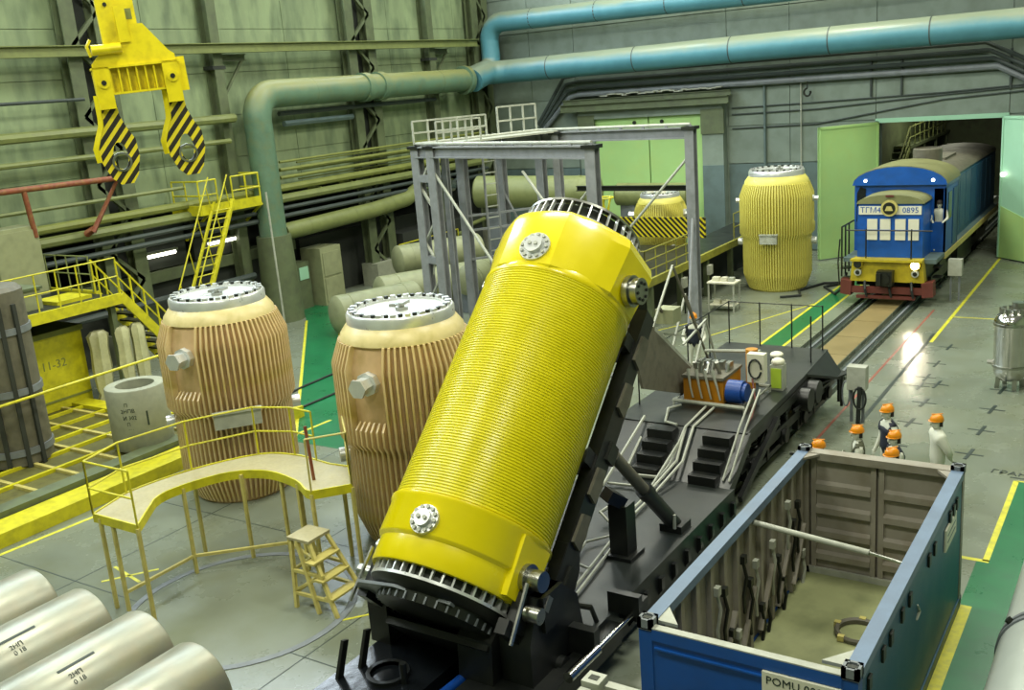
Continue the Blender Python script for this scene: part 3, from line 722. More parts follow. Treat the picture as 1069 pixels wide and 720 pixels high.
c4.matrix_world = MW[c4] @ Matrix.Scale(.79, 4); MW[c4] = c4.matrix_world.copy()      # a smaller cask than the others
# rating plates facing the camera
for c, k, z, wd in ((c1, -38, 1.98, .95), (c2, -28, 2.0, .95), (c3, -84, 2.02, .62)):
    rt = MW[c].to_3x3().to_4x4().inverted()
    d = rt @ Vector((math.cos(R(k)), math.sin(R(k)), 0)); e = rt @ Vector((-math.sin(R(k)), math.cos(R(k)), 0))
    mm = axes((0, 0, z), d, e, (0, 0, 1))
    b = MB(); b.box(1.42, 0, 0, .1, wd, .32, mm); b.box(1.42, 0, .17, .16, wd + .05, .04, mm)
    b.build('rating_plate', M['greyl'], c, False)
# lid clutter on the rear cask
cl = MB()
for k in range(9):
    a = random.random() * 6.28; r = random.random() * .6
    cl.cyl((r * math.cos(a), r * math.sin(a), 4.37), (r * math.cos(a), r * math.sin(a), 4.5 + .15 * random.random()), .08 + .06 * random.random(), 8)
stuff(cl.build('lid_fitting', M['white'], c4, False))
# steel capsule on the right
sc = thing('steel_capsule', 'shiny upright steel capsule on short feet at the right edge', 'capsule', (-3.08, 26.3, 0))
MB().lathe([(.0001, .2), (.26, .22), (.36, .34), (.39, .5), (.39, 1.6), (.40, 1.62), (.40, 1.7), (.34, 1.82), (.24, 1.92), (.0001, 1.95)], 40).build('shell', M['chrome'], sc, False)
for z in (.55, 1.6): MB().lathe([(.38, z), (.42, z), (.42, z + .05), (.38, z + .05)], 40, close=False).build('hoop', M['steel'], sc, False)
for k in range(4):
    a = k * PI / 2 + .5; MB().bar((.3 * math.cos(a), .3 * math.sin(a), 0), (.27 * math.cos(a), .27 * math.sin(a), .4), .1, .06).build('foot', M['steel'], sc, False)
b = MB()
for k in range(10):
    a = k * PI / 5; b.cyl((.25 * math.cos(a), .25 * math.sin(a), 1.86), (.25 * math.cos(a), .25 * math.sin(a), 2.02), .05, 8)
b.cyl((.12, .1, 1.9), (.12, .1, 2.14), .16, 12); b.build('nozzles', M['steel'], sc, False)
for sg in (-1, 1): MB().cyl((sg * .38, 0, .62), (sg * .52, 0, .62), .06, 8).build('lug', M['steel'], sc, False)
sc2 = thing('wrapped_bundle', 'white wrapped bundle behind the steel capsule, cut by the right frame edge', 'bundle', (-2.6, 27.3, 0))
MB().lathe([(.0001, 0), (.34, .02), (.36, 1.4), (.3, 1.9), (.0001, 2.0)], 16).build('wrap', M['white'], sc2, False)
# silver cylinders lying in the lower left
for i in range(4):
    x = [-14.95, -13.52, -12.06, -10.62][i]
    t = thing('silver_cylinder', ['leftmost of the four silver drums lying in the lower left, mostly cut off', 'second silver drum from the left in the lower left', 'third silver drum from the left in the lower left, dark stencil dash', 'rightmost and nearest of the four silver drums in the lower left'][i], 'drum', (x, 5, 0), None, 'silver drums')
    ye = [7.95, 7.9, 7.85, 7.6][i]; r = .62; mm = axes((x, ye, r + .02), (1, 0, 0), (0, 0, 1), (0, -1, 0))
    MB().lathe([(.0001, -.02), (.3, -.01), (.54, 0), (.6, .025), (.62, .07), (.62, 3.4), (.58, 3.48), (.0001, 3.5)], 48, mm).build('shell', M['silver'], t)
    k = R([60, 62, 58, 58][i])
    for yy, ln, dk in ((1.3, .55, 0), ) if i in (1, 2) else ():
        c = Vector((x + .625 * math.cos(k) * (1 if 1 else -1) * -1 * -.2, 0, 0))
        ang = R(66); n_ = Vector((math.cos(ang), 0, math.sin(ang))); tg = Vector((-math.sin(ang), 0, math.cos(ang)))
        base = Vector((x, ye - yy, r + .02)) + n_ * .624
        MB().box(0, 0, 0, .04, ln, .004, axes(base, -tg, (0, 1, 0), n_)).build('stencil_dash', M['mark'], t)
        text('stencil_lettering', '2НП\n0 18', .1, M['mark'], t, axes(Vector((x, ye - yy - .1, r + .02)) + Vector((math.cos(R(48)), 0, math.sin(R(48)))) * .623, (0, 1, 0), Vector((math.sin(R(48)), 0, -math.cos(R(48)))) * -1, Vector((math.cos(R(48)), 0, math.sin(R(48))))), depth=.002)
    for yy in (.9, 2.6): MB().span((x - .5, ye - yy - .1, 0), (x + .5, ye - yy + .1, .1)).build('cradle_block', M['grey'], t)
# white vessel lower right
wv = thing('white_vessel', 'white lying vessel with a strap at the lower right edge', 'vessel', (-.72, 9, 0))
mm = axes((-.82, 17.0, .72), (1, 0, 0), (0, 0, 1), (0, -1, 0))
MB().lathe([(.0001, -.2), (.3, -.15), (.55, -.03), (.66, .2), (.66, 9)], 48, mm).build('shell', M['whitecyl'], wv)
for yy in (4.2, 4.32): MB().lathe([(.655, yy), (.685, yy), (.685, yy + .06), (.655, yy + .06)], 48, mm, close=False).build('strap', M['grey'], wv)
MB().cyl((-1.3, 12.7, 1.12), (-1.38, 12.7, 1.19), .05, 8).build('strap_buckle', M['bolt'], wv)
for yy in (3, 6): MB().span((-1.25, 17 - yy - .15, 0), (-.2, 17 - yy + .15, .2)).build('saddle', M['grey'], wv)
# ------------------------------------------------------------------ rail wagon that carries the cask
wg = thing('rail_wagon', 'long black well wagon on the rails carrying the tilted yellow cask', 'wagon', (XC, 16, 0))
XR, XLft = -6.38, -9.3
MB().span((XLft, 10.55, .5), (XR, 16.35, .7)).build('well_deck', M['deck'], wg)
ud = MB(); ud.prism([(XLft, 17.4), (-6.5, 17.4), (-6.62, 21.4), (-6.75, 23.6), (XLft, 23.6)], 1.28, 1.4); ud.build('upper_deck', M['deck'], wg)
MB().prism([(16.3, .45), (17.45, 1.15), (17.45, 1.4), (16.3, .7)], XLft, -6.45, axis='x').build('ramp_plate', M['deck'], wg)
MB().prism([(-6.68, 21.5), (-6.75, 23.6), (-6.1, 23.0)], 1.0, 1.04).build('corner_flap', M['black'], wg)
MB()._add([Vector(p) for p in ((-6.62, 21.5, 1.39), (-6.75, 23.55, 1.39), (-6.15, 22.9, .95), (-6.62, 21.5, 1.33), (-6.75, 23.55, 1.33), (-6.15, 22.9, .89))], [(0, 1, 2), (5, 4, 3), (0, 3, 4, 1), (1, 4, 5, 2), (2, 5, 3, 0)]).build('corner_flap', M['black'], wg)
for x, y in ((-6.2, 22.8), (-6.35, 23.1)): MB().bar((x, y, 0.28), (x, y, 1.0), .06).build('flap_leg', M['black'], wg)
# near end decks with the tarp-dark plate, channel between them
MB().span((-9.15, 5.5, .38), (-7.8, 10.35, .6)).build('near_deck', M['blackg'], wg)
MB().span((-7.42, 5.5, .38), (-6.4, 10.35, .6)).build('near_deck', M['black'], wg)
MB().span((-7.8, 5.5, .15), (-7.42, 10.35, .3)).build('channel_floor', M['black'], wg)
MB().cyl((-7.62, 7.4, .55), (-7.5, 9.9, .55), .075, 12).build('blue_ram', M['bluebit'], wg)
sd = MB()
sd.span((XR - .06, 10.4, .12), (XR, 16.4, .5)); sd.span((XLft, 10.4, .12), (XLft + .06, 16.4, .5)); sd.span((-9.1, 5.5, .1), (-9.0, 10.4, .4)); sd.span((-6.5, 5.5, .1), (-6.4, 10.4, .4))
sd.build('side_sill', M['black'], wg)
me = MB().prism([(0, 0), (.07, .1), (.07, .3), (0, .3)], -.05, .05, axis='y').mesh('side_bracket', M['black'])
for k in range(11): piece('side_bracket', me, wg, Matrix.Translation(Vector((XR, 11 + .52 * k, .2)) - Vector((XC, 16, 0))))
# bogies: side frames, wheels, axle boxes, springs
for yc in (19.0, 22.2):
    for sx in (-1, 1):
        x = XC + sx * 1.18
        b = MB(); b.bar((x, yc - 1.6, .62), (x, yc + 1.6, .62), .16, .2); b.bar((x, yc - 1.2, .3), (x, yc + 1.2, .3), .1, .1)
        for yy in (-1.2, 0, 1.2): b.bar((x, yc + yy, .25), (x, yc + yy, 1.2), .14, .12)
        b.bar((x, yc - 1.2, .3), (x, yc, .9), .06); b.bar((x, yc + 1.2, .3), (x, yc, .9), .06)
        b.build('bogie_frame', M['black'], wg)
        for yy in (-.95, .95):
            MB().cyl((XC + sx * .72, yc + yy, .47), (XC + sx * .88, yc + yy, .47), .45, 24).build('wheel', M['black'], wg)
            b = MB(); b.cyl((x - .1, yc + yy, .47), (x + sx * .16, yc + yy, .47), .15, 14); b.box(x, yc + yy, .47, .2, .36, .3); b.build('axle_box', M['black'], wg)
            b = MB()
            for q in (-.25, .25):
                b.tube([(x + .07 * math.cos(a), yc + yy + q + .07 * math.sin(a), .72 + .012 * a) for a in [k * .6 for k in range(40)]], .018, 5)
            stuff(b.build('coil_spring', M['black'], wg))
for yc in (7.0, 12.5, 15.0):
    for sx in (-1, 1):
        MB().cyl((XC + sx * .72, yc, .3), (XC + sx * .88, yc, .3), .28, 20).build('wheel', M['black'], wg)
sl = MB(); sl.bar((-6.62, 17.2, 1.15), (-6.62, 23.0, 1.15), .1, .2); sl.bar((-6.52, 17.0, .2), (-6.52, 19.2, 1.1), .09, .14); sl.bar((-6.5, 20.2, .95), (-6.5, 23.3, .8), .05); sl.build('side_beam', M['black'], wg)
for y in (20.9, 21.5):
    MB().cyl((-6.62, y, 1.0), (-6.34, y, 1.0), .26, 16).build('brake_drum', M['black'], wg)
# steps up to the upper deck
for x in (-8.15, -6.98):
    for k in range(4):
        z = .7 + .175 * (k + 1); y = 16.25 + .25 * k
        MB().span((x - .27, y, z - .21), (x + .27, y + .3, z)).build('step', M['black'], wg)
# hydraulic lines over the decks
def wline(pts, r=.026, m='greyl'):
    MB().tube(pts, r, 6).build('pipe_line', M[m], wg)
wline([(-7.78, 18.5, 1.46), (-7.72, 17.3, 1.42), (-7.62, 16.6, .98), (-7.66, 15.2, .76), (-7.62, 14.5, .76), (-7.4, 13.4, .76), (-7.15, 11.6, .76)])
wline([(-7.6, 18.5, 1.46), (-7.58, 17.35, 1.42), (-7.5, 16.6, .98), (-7.55, 15.2, .76), (-7.52, 14.5, .76), (-7.3, 13.4, .76), (-7.05, 11.6, .76)])
wline([(-7.72, 17.3, 1.43), (-7.72, 16.5, .93), (-7.8, 16.2, .76), (-8.5, 16.1, .76), (-8.55, 17.0, 1.2)])
wline([(-7.72, 16.9, 1.2), (-7.75, 15.7, .76), (-8.6, 15.6, .76)])
wline([(-8.3, 18.4, 1.46), (-8.45, 18.1, 1.46), (-8.2, 17.4, 1.44), (-7.9, 17.3, 1.44)])
wline([(-7.66, 14.6, .76), (-7.9, 14.5, .9), (-7.95, 14.1, .9), (-7.7, 14.0, .78)])
wline([(-7.25, 12.4, .78), (-7.6, 12.5, .78), (-7.75, 13.2, .78), (-7.45, 13.6, .78)], .02)
wline([(-8.6, 15.4, .78), (-8.65, 17.4, 1.5)], .03)
# pipe rails beside the right steps and thin posts round the upper deck
for x in (-6.62, -6.5): wline([(x, 16.4, .8), (x + .05, 17.2, 1.6), (x + .05, 18.0, 2.1)], .022)
hr = [(-9.2, 23.5), (-8.4, 23.5), (-7.6, 23.5), (-6.85, 23.5), (-9.2, 22.2), (-9.2, 20.9), (-9.2, 19.6), (-9.2, 18.3), (-6.8, 22.4)]
for x, y in hr: MB().cyl((x, y, 1.4), (x, y, 2.5), .018, 6).build('rail_post', M['black'], wg)
MB().tube([(-9.2, 18.3, 2.48), (-9.2, 23.5, 2.48), (-6.85, 23.5, 2.48)], .012, 5).build('rail_wire', M['black'], wg)
# pivot towers at the near end
for x0, x1 in ((-6.98, -6.5), (-9.25, -8.9)):
    b = MB(); b.prism([(9.5, .6), (10.9, .6), (10.75, 1.35), (10.3, 1.75), (9.75, 1.75), (9.5, 1.2)], x0, x1, axis='x')
    b.box((x0 + x1) / 2, 10.05, 1.5, x1 - x0 + .12, .5, .5); b.build('pivot_tower', M['black'], wg)
for a_, b_ in (((-6.5, 10.45, .6), (-6.1, 10.6, 1.0)), ((-6.45, 11.5, .7), (-5.95, 11.62, 1.02)), ((-6.4, 11.7, .5), (-6.1, 12.1, .72))): MB().span(a_, b_).build('stop_plate', M['black'], wg)
MB().prism([(9.3, .6), (11.0, .6), (11.0, .8), (10.8, 1.3), (10.4, 1.55), (9.8, 1.5), (9.35, 1.2)], -7.55, -7.0, axis='x').build('pivot_housing', M['black'], wg)
b = MB(); b.span((-6.45, 9.2, .3), (-6.2, 11.4, .62)); b.build('ram_trough', M['black'], wg)
MB().cyl((-6.12, 9.75, .72), (-6.1, 10.5, .72), .075, 14).build('ram_sleeve', M['chrome'], wg)
MB().cyl((-6.1, 10.5, .72), (-6.08, 11.5, .72), .035, 10).build('ram_rod', M['chrome'], wg)
MB().tube([(-7.2, 11.0, .95), (-6.5, 11.1, .95), (-6.45, 11.2, .6)], .04, 8).build('hand_rail', M['bolt'], wg)
for x, y in ((-9.05, 8.5), (-8.95, 8.85)):
    MB().prism([(y, .6), (y + .12, .6), (y + .3, 1.05), (y + .2, 1.08)], x, x + .05, axis='x').build('clamp_flap', M['black'], wg)
MB().cyl((-8.12, 8.85, .6), (-8.12, 8.85, .9), .05, 10).build('stub_post', M['black'], wg)
MB().lathe([(.24, .6), (.3, .6), (.3, .66), (.24, .66)], 20, Matrix.Translation((-8.45, 8.9, 0)), close=False).build('tie_ring', M['black'], wg)
b = MB(); b.span((-9.2, 10.1, .6), (-8.95, 10.3, 1.0)); b.build('stop_plate', M['black'], wg)

# ------------------------------------------------------------------ tilting cradle under the cask
cr = thing('tilting_cradle', 'black tilting cradle frame carrying the yellow cask, pivoted at the wagon end', 'cradle', A0, MC.to_3x3().to_4x4())
for sg in (-1, 1):
    x = sg * .88
    b = MB(); b.bar((x, 1.18, -.3), (x, 1.18, 5.3), .22, .34); b.bar((x, 1.42, -.2), (x, 1.42, 3.9), .12, .2)
    b.prism([(1.0, .2), (1.75, .3), (1.6, 1.1), (1.3, 1.5), (1.0, 1.3)], x - .1, x + .1, axis='x')
    b.build('side_beam', M['black'], cr, False)
    for z in (1.35, 2.1, 3.55, 4.4):
        MB().prism([(1.05, z), (1.3, z - .05), (1.36, z + .2), (1.3, z + .5), (1.08, z + .45)], x + sg * .1, x + sg * .16, axis='x').build('window_plate', M['panelgrey'], cr, False)
    for z in (.9, 2.9):
        MB().box(x + sg * .12, 1.35, z, .08, .26, .3).build('clamp', M['bolt'], cr, False)
for z in (.6, 2.6, 4.6):
    b = MB(); b.prism([(-.95, 1.35)] + [(1.2 * math.sin(a), 1.2 * math.cos(a)) for a in [R(-52 + 8 * k) for k in range(14)]] + [(.95, 1.35)], z - .12, z + .12)
    b.build('saddle', M['black'], cr, False)
b = MB(); b.box(0, .7, -.55, 1.7, 1.2, .1); b.box(0, 1.3, -.3, 1.9, .2, .6)
b.build('foot_plate', M['black'], cr, False)
b = MB(); b.prism([(-1.3, -.25), (-1.0, -.62), (-.2, -.9), (.6, -.7), (.7, .3), (-1.0, .4)], -.3, -.26); b.build('foot_tray', M['grey'], cr, False)
for sg in (-1, 1):
    b = MB(); b.bar((sg * 1.15, -.25, -.3), (sg * 1.15, .35, -.3), .16, .2); b.bar((sg * 1.2, 0, -.3), (sg * 1.2, 0, .2), .16, .3); b.bar((sg * 1.02, .3, -.3), (sg * 1.02, 1.2, -.3), .16, .2); b.build('pivot_arm', M['black'], cr, False)
    b = MB(); b.cyl((sg * 1.3, -.02, -.02), (sg * 1.52, -.02, -.02), .11, 16); b.box(sg * 1.4, .16, .2, .14, .12, .2); b.build('clamp_pin', M['steel'], cr, False)
    MB().tube([(sg * 1.3, -.25, .3), (sg * 1.34, -.2, -.5)], .03, 6).build('clamp_rod', M['steel'], cr, False)
b = MB(); b.cyl((-1.5, 1.1, -.35), (1.5, 1.1, -.35), .14, 16); b.build('pivot_shaft', M['black'], cr, False)
# lifting ram
rm = thing('hydraulic_ram', 'dull green hydraulic ram between wagon deck and cradle, right of the cask', 'ram', (-6.69, 14.42, .7))
pb, pt = Vector((-6.69, 14.42, .76)), Vector((-7.0, 12.94, 2.5))
mid = pb.lerp(pt, .5)
MB().cyl(pb, mid, .13, 16).build('ram_barrel', M['deck'], rm); MB().cyl(mid, pt, .1, 16).build('ram_rod', M['panelgrey'], rm)
MB().cyl(mid - (pt - pb).normalized() * .08, mid + (pt - pb).normalized() * .08, .15, 16).build('ram_gland', M['deck'], rm)
MB().box(-6.69, 14.42, .76, .4, .4, .14).build('ram_foot', M['black'], rm)
MB().cyl((-6.6, 14.2, .8), (-6.6, 14.2, 1.05), .03, 8).build('bleed_valve', M['greyl'], rm)
rp = thing('rest_post', 'short thick black rest post standing on the wagon deck beside the cradle', 'post', (-7.02, 13.2, .7))
MB().prism([(-.16, -.16), (.16, -.16), (.16, .16), (-.16, .16)], .7, 1.6, Matrix.Translation((-7.05, 13.2, 0))).build('shaft', M['black'], rp)
MB().box(-7.05, 13.2, .73, .5, .5, .06).build('foot', M['black'], rp)
MB().bar((-7.05, 13.2, 1.62), (-7.2, 13.0, 1.8), .3, .2).build('head', M['black'], rp)
# hydraulic power unit, control box, lamp box
hu = thing('power_unit', 'orange hydraulic power unit with blue motor on the wagon deck', 'pump unit', (-7.85, 19.2, 1.4))
MB().span((-8.38, 18.75, 1.45), (-7.5, 19.75, 2.0)).build('tank', M['orange'], hu)
MB().span((-8.4, 18.7, 1.96), (-7.48, 19.8, 2.02)).build('tank_lid', M['panelgrey'], hu)
b = MB()
for k in range(7): b.cyl((-8.3 + .12 * k, 18.9 + .35 * random.random(), 2.0), (-8.3 + .12 * k, 18.9 + .35 * random.random(), 2.15 + .15 * random.random()), .045, 8)
for k in range(5): b.box(-8.25 + .16 * k, 19.4, 2.1, .1, .2, .16)
b.build('valve_block', M['steel'], hu)
b = MB()
for k in range(4): b.tube([(-8.3 + .18 * k, 18.85, 2.05), (-8.25 + .18 * k, 18.72, 2.15), (-8.2 + .2 * k, 18.68, 1.8), (-8.15 + .2 * k, 18.69, 1.55)], .02, 6)
b.build('hoses', M['greyl'], hu)
MB().cyl((-7.42, 18.85, 1.72), (-7.1, 18.85, 1.72), .24, 20).build('motor', M['bluebit'], hu); MB().cyl((-7.1, 18.85, 1.72), (-7.02, 18.85, 1.72), .19, 20).build('motor_cap', M['bluebit'], hu)
MB().tube([(-8.5, 18.5, 1.52), (-6.95, 18.45, 1.52), (-6.95, 20.0, 1.52), (-8.5, 20.0, 1.52)], .03, 6, True).build('guard_rail', M['greyl'], hu)
MB().tube([(-8.4, 20.0, 2.2), (-7.2, 20.1, 2.25), (-7.1, 19.3, 2.25)], .035, 6).build('guard_rail', M['greyl'], hu)
for x, y in ((-8.5, 18.5), (-6.95, 18.45), (-6.95, 20.0), (-8.5, 20.0)): MB().cyl((x, y, 1.4), (x, y, 1.52), .025, 6).build('guard_leg', M['greyl'], hu)
MB().cyl((-7.3, 19.9, 1.5), (-7.3, 19.9, 2.35), .13, 12).build('filter', M['orange'], hu)
cbx = thing('control_box', 'white control box with looped cables beside the orange power unit', 'control box', (-6.95, 18.9, 1.4))
MB().span((-7.08, 19.0, 1.9), (-6.72, 19.2, 2.5)).build('cabinet', M['white'], cbx); MB().cyl((-6.9, 19.1, 1.4), (-6.9, 19.1, 1.9), .035, 8).build('stand', M['grey'], cbx)
MB().tube([(-6.9 + .13 * math.cos(a), 18.97, 2.2 + .2 * math.sin(a)) for a in [k * .5 for k in range(13)]], .02, 6).build('cable_loop', M['hose'], cbx)
MB().tube([(-6.95, 18.95, 2.0), (-6.8, 18.7, 1.6), (-6.7, 18.2, 1.46), (-6.6, 17.6, 1.44)], .02, 6).build('cable', M['locored'], cbx)
lb = thing('lime_lamp_box', 'lime fronted lamp box with white cap standing on the wagon deck', 'lamp box', (-6.85, 20.2, 1.4))
MB().span((-7.0, 20.15, 1.4), (-6.72, 20.4, 1.95)).build('case', M['greyl'], lb); MB().span((-6.97, 20.13, 1.45), (-6.75, 20.15, 1.88)).build('front', M['lime'], lb)
MB().ball((-6.86, 20.28, 2.0), .15, 12, .6).build('cap', M['white'], lb)
pl = thing('wagon_lantern', 'dark lantern with a white cap behind the lime lamp box', 'lamp', (-7.25, 21.2, 1.4))
MB().cyl((-7.2, 21.2, 1.4), (-7.2, 21.2, 1.8), .14, 12).build('case', M['bolt'], pl); MB().ball((-7.2, 21.2, 1.88), .15, 12, .5).build('cap', M['white'], pl)
# grey folded gangway and white struts next to the cask head
gw = thing('folding_gangway', 'grey chequered gangway panels hanging between white struts by the cask head', 'gangway', (-8.7, 18.0, 1.4))
P = [Vector(p) for p in ((-8.6, 16.75, 3.54), (-8.6, 17.87, 3.21), (-8.55, 20.0, 1.6), (-8.5, 19.0, 1.5), (-8.5, 17.05, 2.2))]
nrm = (P[1] - P[0]).cross(P[3] - P[0]).normalized() * .03
vs = [p + nrm for p in P] + [p - nrm for p in P]
MB()._add(vs, [(0, 1, 2, 3, 4), (9, 8, 7, 6, 5)] + [(k, k + 5, (k + 1) % 5 + 5, (k + 1) % 5) for k in range(5)]).build('panel', M['panelgrey'], gw)
for a, b_ in ((0.33, .4), (.66, .75)):
    MB().bar(P[0].lerp(P[1], a) + nrm * 1.4, P[4].lerp(P[2], b_) + nrm * 1.4, .05, .03).build('panel_rib', M['black'], gw)
MB().bar(P[0].lerp(P[4], .5) + nrm * 1.4, P[1].lerp(P[2], .45) + nrm * 1.4, .05, .03).build('panel_rib', M['black'], gw)
MB().bar(P[1], P[2], .07).build('edge_rail', M['greyl'], gw); MB().bar(P[0], P[1], .07).build('edge_rail', M['panelgrey'], gw)
for p, q, m_ in (((-8.6, 17.85, 3.24), (-8.6, 18.91, 4.3), 'greyl'), ((-8.6, 18.91, 4.3), (-8.6, 20.9, 1.45), 'panelgrey'), ((-8.6, 17.9, 3.2), (-8.6, 20.0, 1.45), 'greyl'), ((-8.75, 19.84, 3.49), (-8.75, 18.8, 2.1), 'greyl'), ((-8.6, 20.58, 2.75), (-8.6, 19.6, 1.5), 'greyl'), ((-8.6, 20.58, 2.75), (-8.6, 21.2, 1.45), 'greyl'), ((-8.6, 18.1, 3.06), (-8.6, 19.4, 2.66), 'greyl'), ((-8.6, 20.58, 2.75), (-8.6, 19.3, 2.5), 'greyl'), ((-8.75, 19.84, 3.49), (-8.75, 20.4, 2.6), 'panelgrey')):
    MB().bar(p, q, .04).build('strut', M[m_], gw)
MB().span((-8.75, 18.3, 3.2), (-8.35, 18.7, 3.5)).build('lamp_head', M['vessgreen'], gw); MB().bar((-8.6, 18.5, 3.3), (-8.6, 18.2, 3.55), .05).build('lamp_arm', M['panelgrey'], gw)
# ------------------------------------------------------------------ open-top container
X0, X1, Y0, Y1, HC = -4.72, -2.28, 9.06, 15.02, 2.25
ct = thing('open_container', 'blue open-top shipping container with grey inside, lower right', 'container', ((X0 + X1) / 2, (Y0 + Y1) / 2, 0))
MB().span((X0 + .05, Y0 + .05, .02), (X1 - .05, Y1 - .05, .14)).build('floor', M['contfloor'], ct)
def casting(x, y, z):
    b = MB(); s = .085
    for dx in (-1, 1):
        for dy in (-1, 1): b.box(x + dx * .065, y + dy * .065, z, .05, .05, .12)
    b.box(x, y, z - .055, .18, .18, .02)
    for d in (-1, 1): b.box(x + d * .075, y, z, .03, .18, .12); b.box(x, y + d * .075, z, .18, .03, .12)
    b.build('corner_casting', M['grey'], ct)
    MB().box(x, y, z + .035, .1, .06, .03).build('casting_hole', M['bolt'], ct)
for x in (X0 + .09, X1 - .09):
    for y in (Y0 + .09, Y1 - .09):
        casting(x, y, HC - .02); casting(x, y, .1)
        MB().span((x - .08, y - .08, .15), (x + .08, y + .08, HC - .1)).build('corner_post', M['contblue'] if y < 12 else M['contin'], ct)
# near end wall
MB().span((X0 + .17, Y0 + .02, .15), (X1 - .17, Y0 + .07, HC - .16)).build('end_wall', M['contblue'], ct)
MB().span((X0 + .17, Y0, HC - .2), (X1 - .17, Y0 + .12, HC - .06)).build('end_header', M['contblue'], ct)
MB().span((X0 + .17, Y0 + .0, HC - .06), (X1 - .17, Y0 + .1, HC - .045)).build('end_rim', M['greyl'], ct)
MB().span((X0 + .2, Y0 - .012, HC - .30), (X1 - .2, Y0 + .02, HC - .28)).build('weld_strip', M['contblue'], ct)
sign = MB().span((-3.27, Y0 - .03, HC - .62), (-2.45, Y0 + .02, HC - .21)).build('name_plate', M['white'], ct)
text('plate_lettering', 'POMU 0000000', .13, M['mark'], ct, axes((-3.23, Y0 - .032, HC - .3), (1, 0, 0), (0, 0, 1), (0, -1, 0)), 'LEFT', .003)
# side walls
for sx, x in ((-1, X0), (1, X1)):
    mo = M['contteal'] if sx > 0 else M['contblue']
    MB().span((x - sx * .02, Y0 + .17, .15), (x - sx * .06, Y1 - .17, HC - .1)).build('side_wall', mo, ct)
    MB().span((x - sx * .061, Y0 + .17, .15), (x - sx * .075, Y1 - .17, HC - .1)).build('side_lining', M['contin'], ct)
    MB().span((x, Y0 + .17, HC - .14), (x - sx * .17, Y1 - .17, HC - .02)).build('top_rail', M['conttop'], ct)
    MB().span((x, Y0 + .17, .02), (x - sx * .1, Y1 - .17, .17)).build('bottom_rail', mo, ct)
    # gussets closing the top corners
    for yy, s2 in ((Y0 + .17, 1), (Y1 - .12, -1)):
        MB().prism([(x - sx * .1, yy), (x - sx * .42, yy), (x - sx * .1, yy + s2 * .42)], HC - .07, HC - .03).build('corner_gusset', M['greyl'] if s2 > 0 else M['contin'], ct)
# far end: double doors seen from the inside
MB().span((X0 + .17, Y1 - .05, .15), (X1 - .17, Y1 - .0, HC - .1)).build('door_skin', M['contin'], ct)
MB().span((X0 + .17, Y1 - .2, HC - .14), (X1 - .17, Y1, HC - .02)).build('door_header', M['contin'], ct)
xm = (X0 + X1) / 2
for a, b_ in ((X0 + .2, xm - .02), (xm + .02, X1 - .2)):
    MB().span((a, Y1 - .1, .16), (b_, Y1 - .05, HC - .15)).build('door_leaf', M['contin'], ct)
    dlf = ct.children[-1]
    for x in (a + .04, b_ - .04): MB().span((x - .04, Y1 - .14, .16), (x + .04, Y1 - .09, HC - .16)).build('door_stile', M['contin'], dlf)
    for z in (.45, .85, 1.25, 1.65):
        MB().prism([(z - .09, Y1 - .1), (z + .09, Y1 - .1), (z + .05, Y1 - .17), (z - .05, Y1 - .17)], a + .08, b_ - .08, axis='x', m=axes((0, 0, 0), (1, 0, 0), (0, 0, 1), (0, 1, 0))).build('door_rib', M['contin'], dlf)
MB().span((X0 + .1, Y1 - .17, .14), (X1 - .1, Y1 - .12, .24)).build('sill', M['greyl'], ct)
# inside lashing gear on the left wall
for k in range(12):
    y = Y0 + .45 + k * .46
    MB().span((X0 + .075, y - .05, .15), (X0 + .15, y + .05, HC - .14)).build('wall_stud', M['contin'], ct)
    MB().span((X1 - .15, y - .05, .15), (X1 - .075, y + .05, HC - .14)).build('wall_stud', M['contin'], ct)
for k in range(22):
    y = Y0 + .5 + k * .235; z = .5 + 1.3 * random.random()
    b = MB(); b.tube([(X0 + .17, y, z), (X0 + .2, y + .05, z - .25), (X0 + .19, y - .05, z - .5), (X0 + .17, y + .04, max(.2, z - .8))], .025, 6)
    b.box(X0 + .18, y, z + .03, .07, .1, .12); b.build('lashing', M['bolt'] if k % 3 else M['greyl'], ct)
for k in range(7):
    y = Y0 + .5 + k * .75
    MB().bar((X0 + .17, y, .3), (X0 + .17, y + .55, 1.1), .07, .05).build('diagonal_stay', M['contin'], ct)
# cross tube with turnbuckle and eye fittings on the right wall
MB().cyl((X0 + .1, 12.42, 2.05), (-2.95, 12.18, 2.02), .04, 12).build('cross_tube', M['greyl'], ct)
MB().cyl((-2.95, 12.18, 2.02), (-2.4, 12.1, 1.98), .022, 8).build('turnbuckle', M['steel'], ct)
for y in (12.1, 12.6, 11.2, 10.6): 
    b = MB(); b.tube([(-2.47, y + .08 * math.cos(a), 1.98 + .08 * math.sin(a)) for a in [k * PI / 5 for k in range(10)]], .025, 6, True); b.box(-2.42, y, 1.98, .06, .12, .12); b.build('lashing_eye', M['steel'], ct)
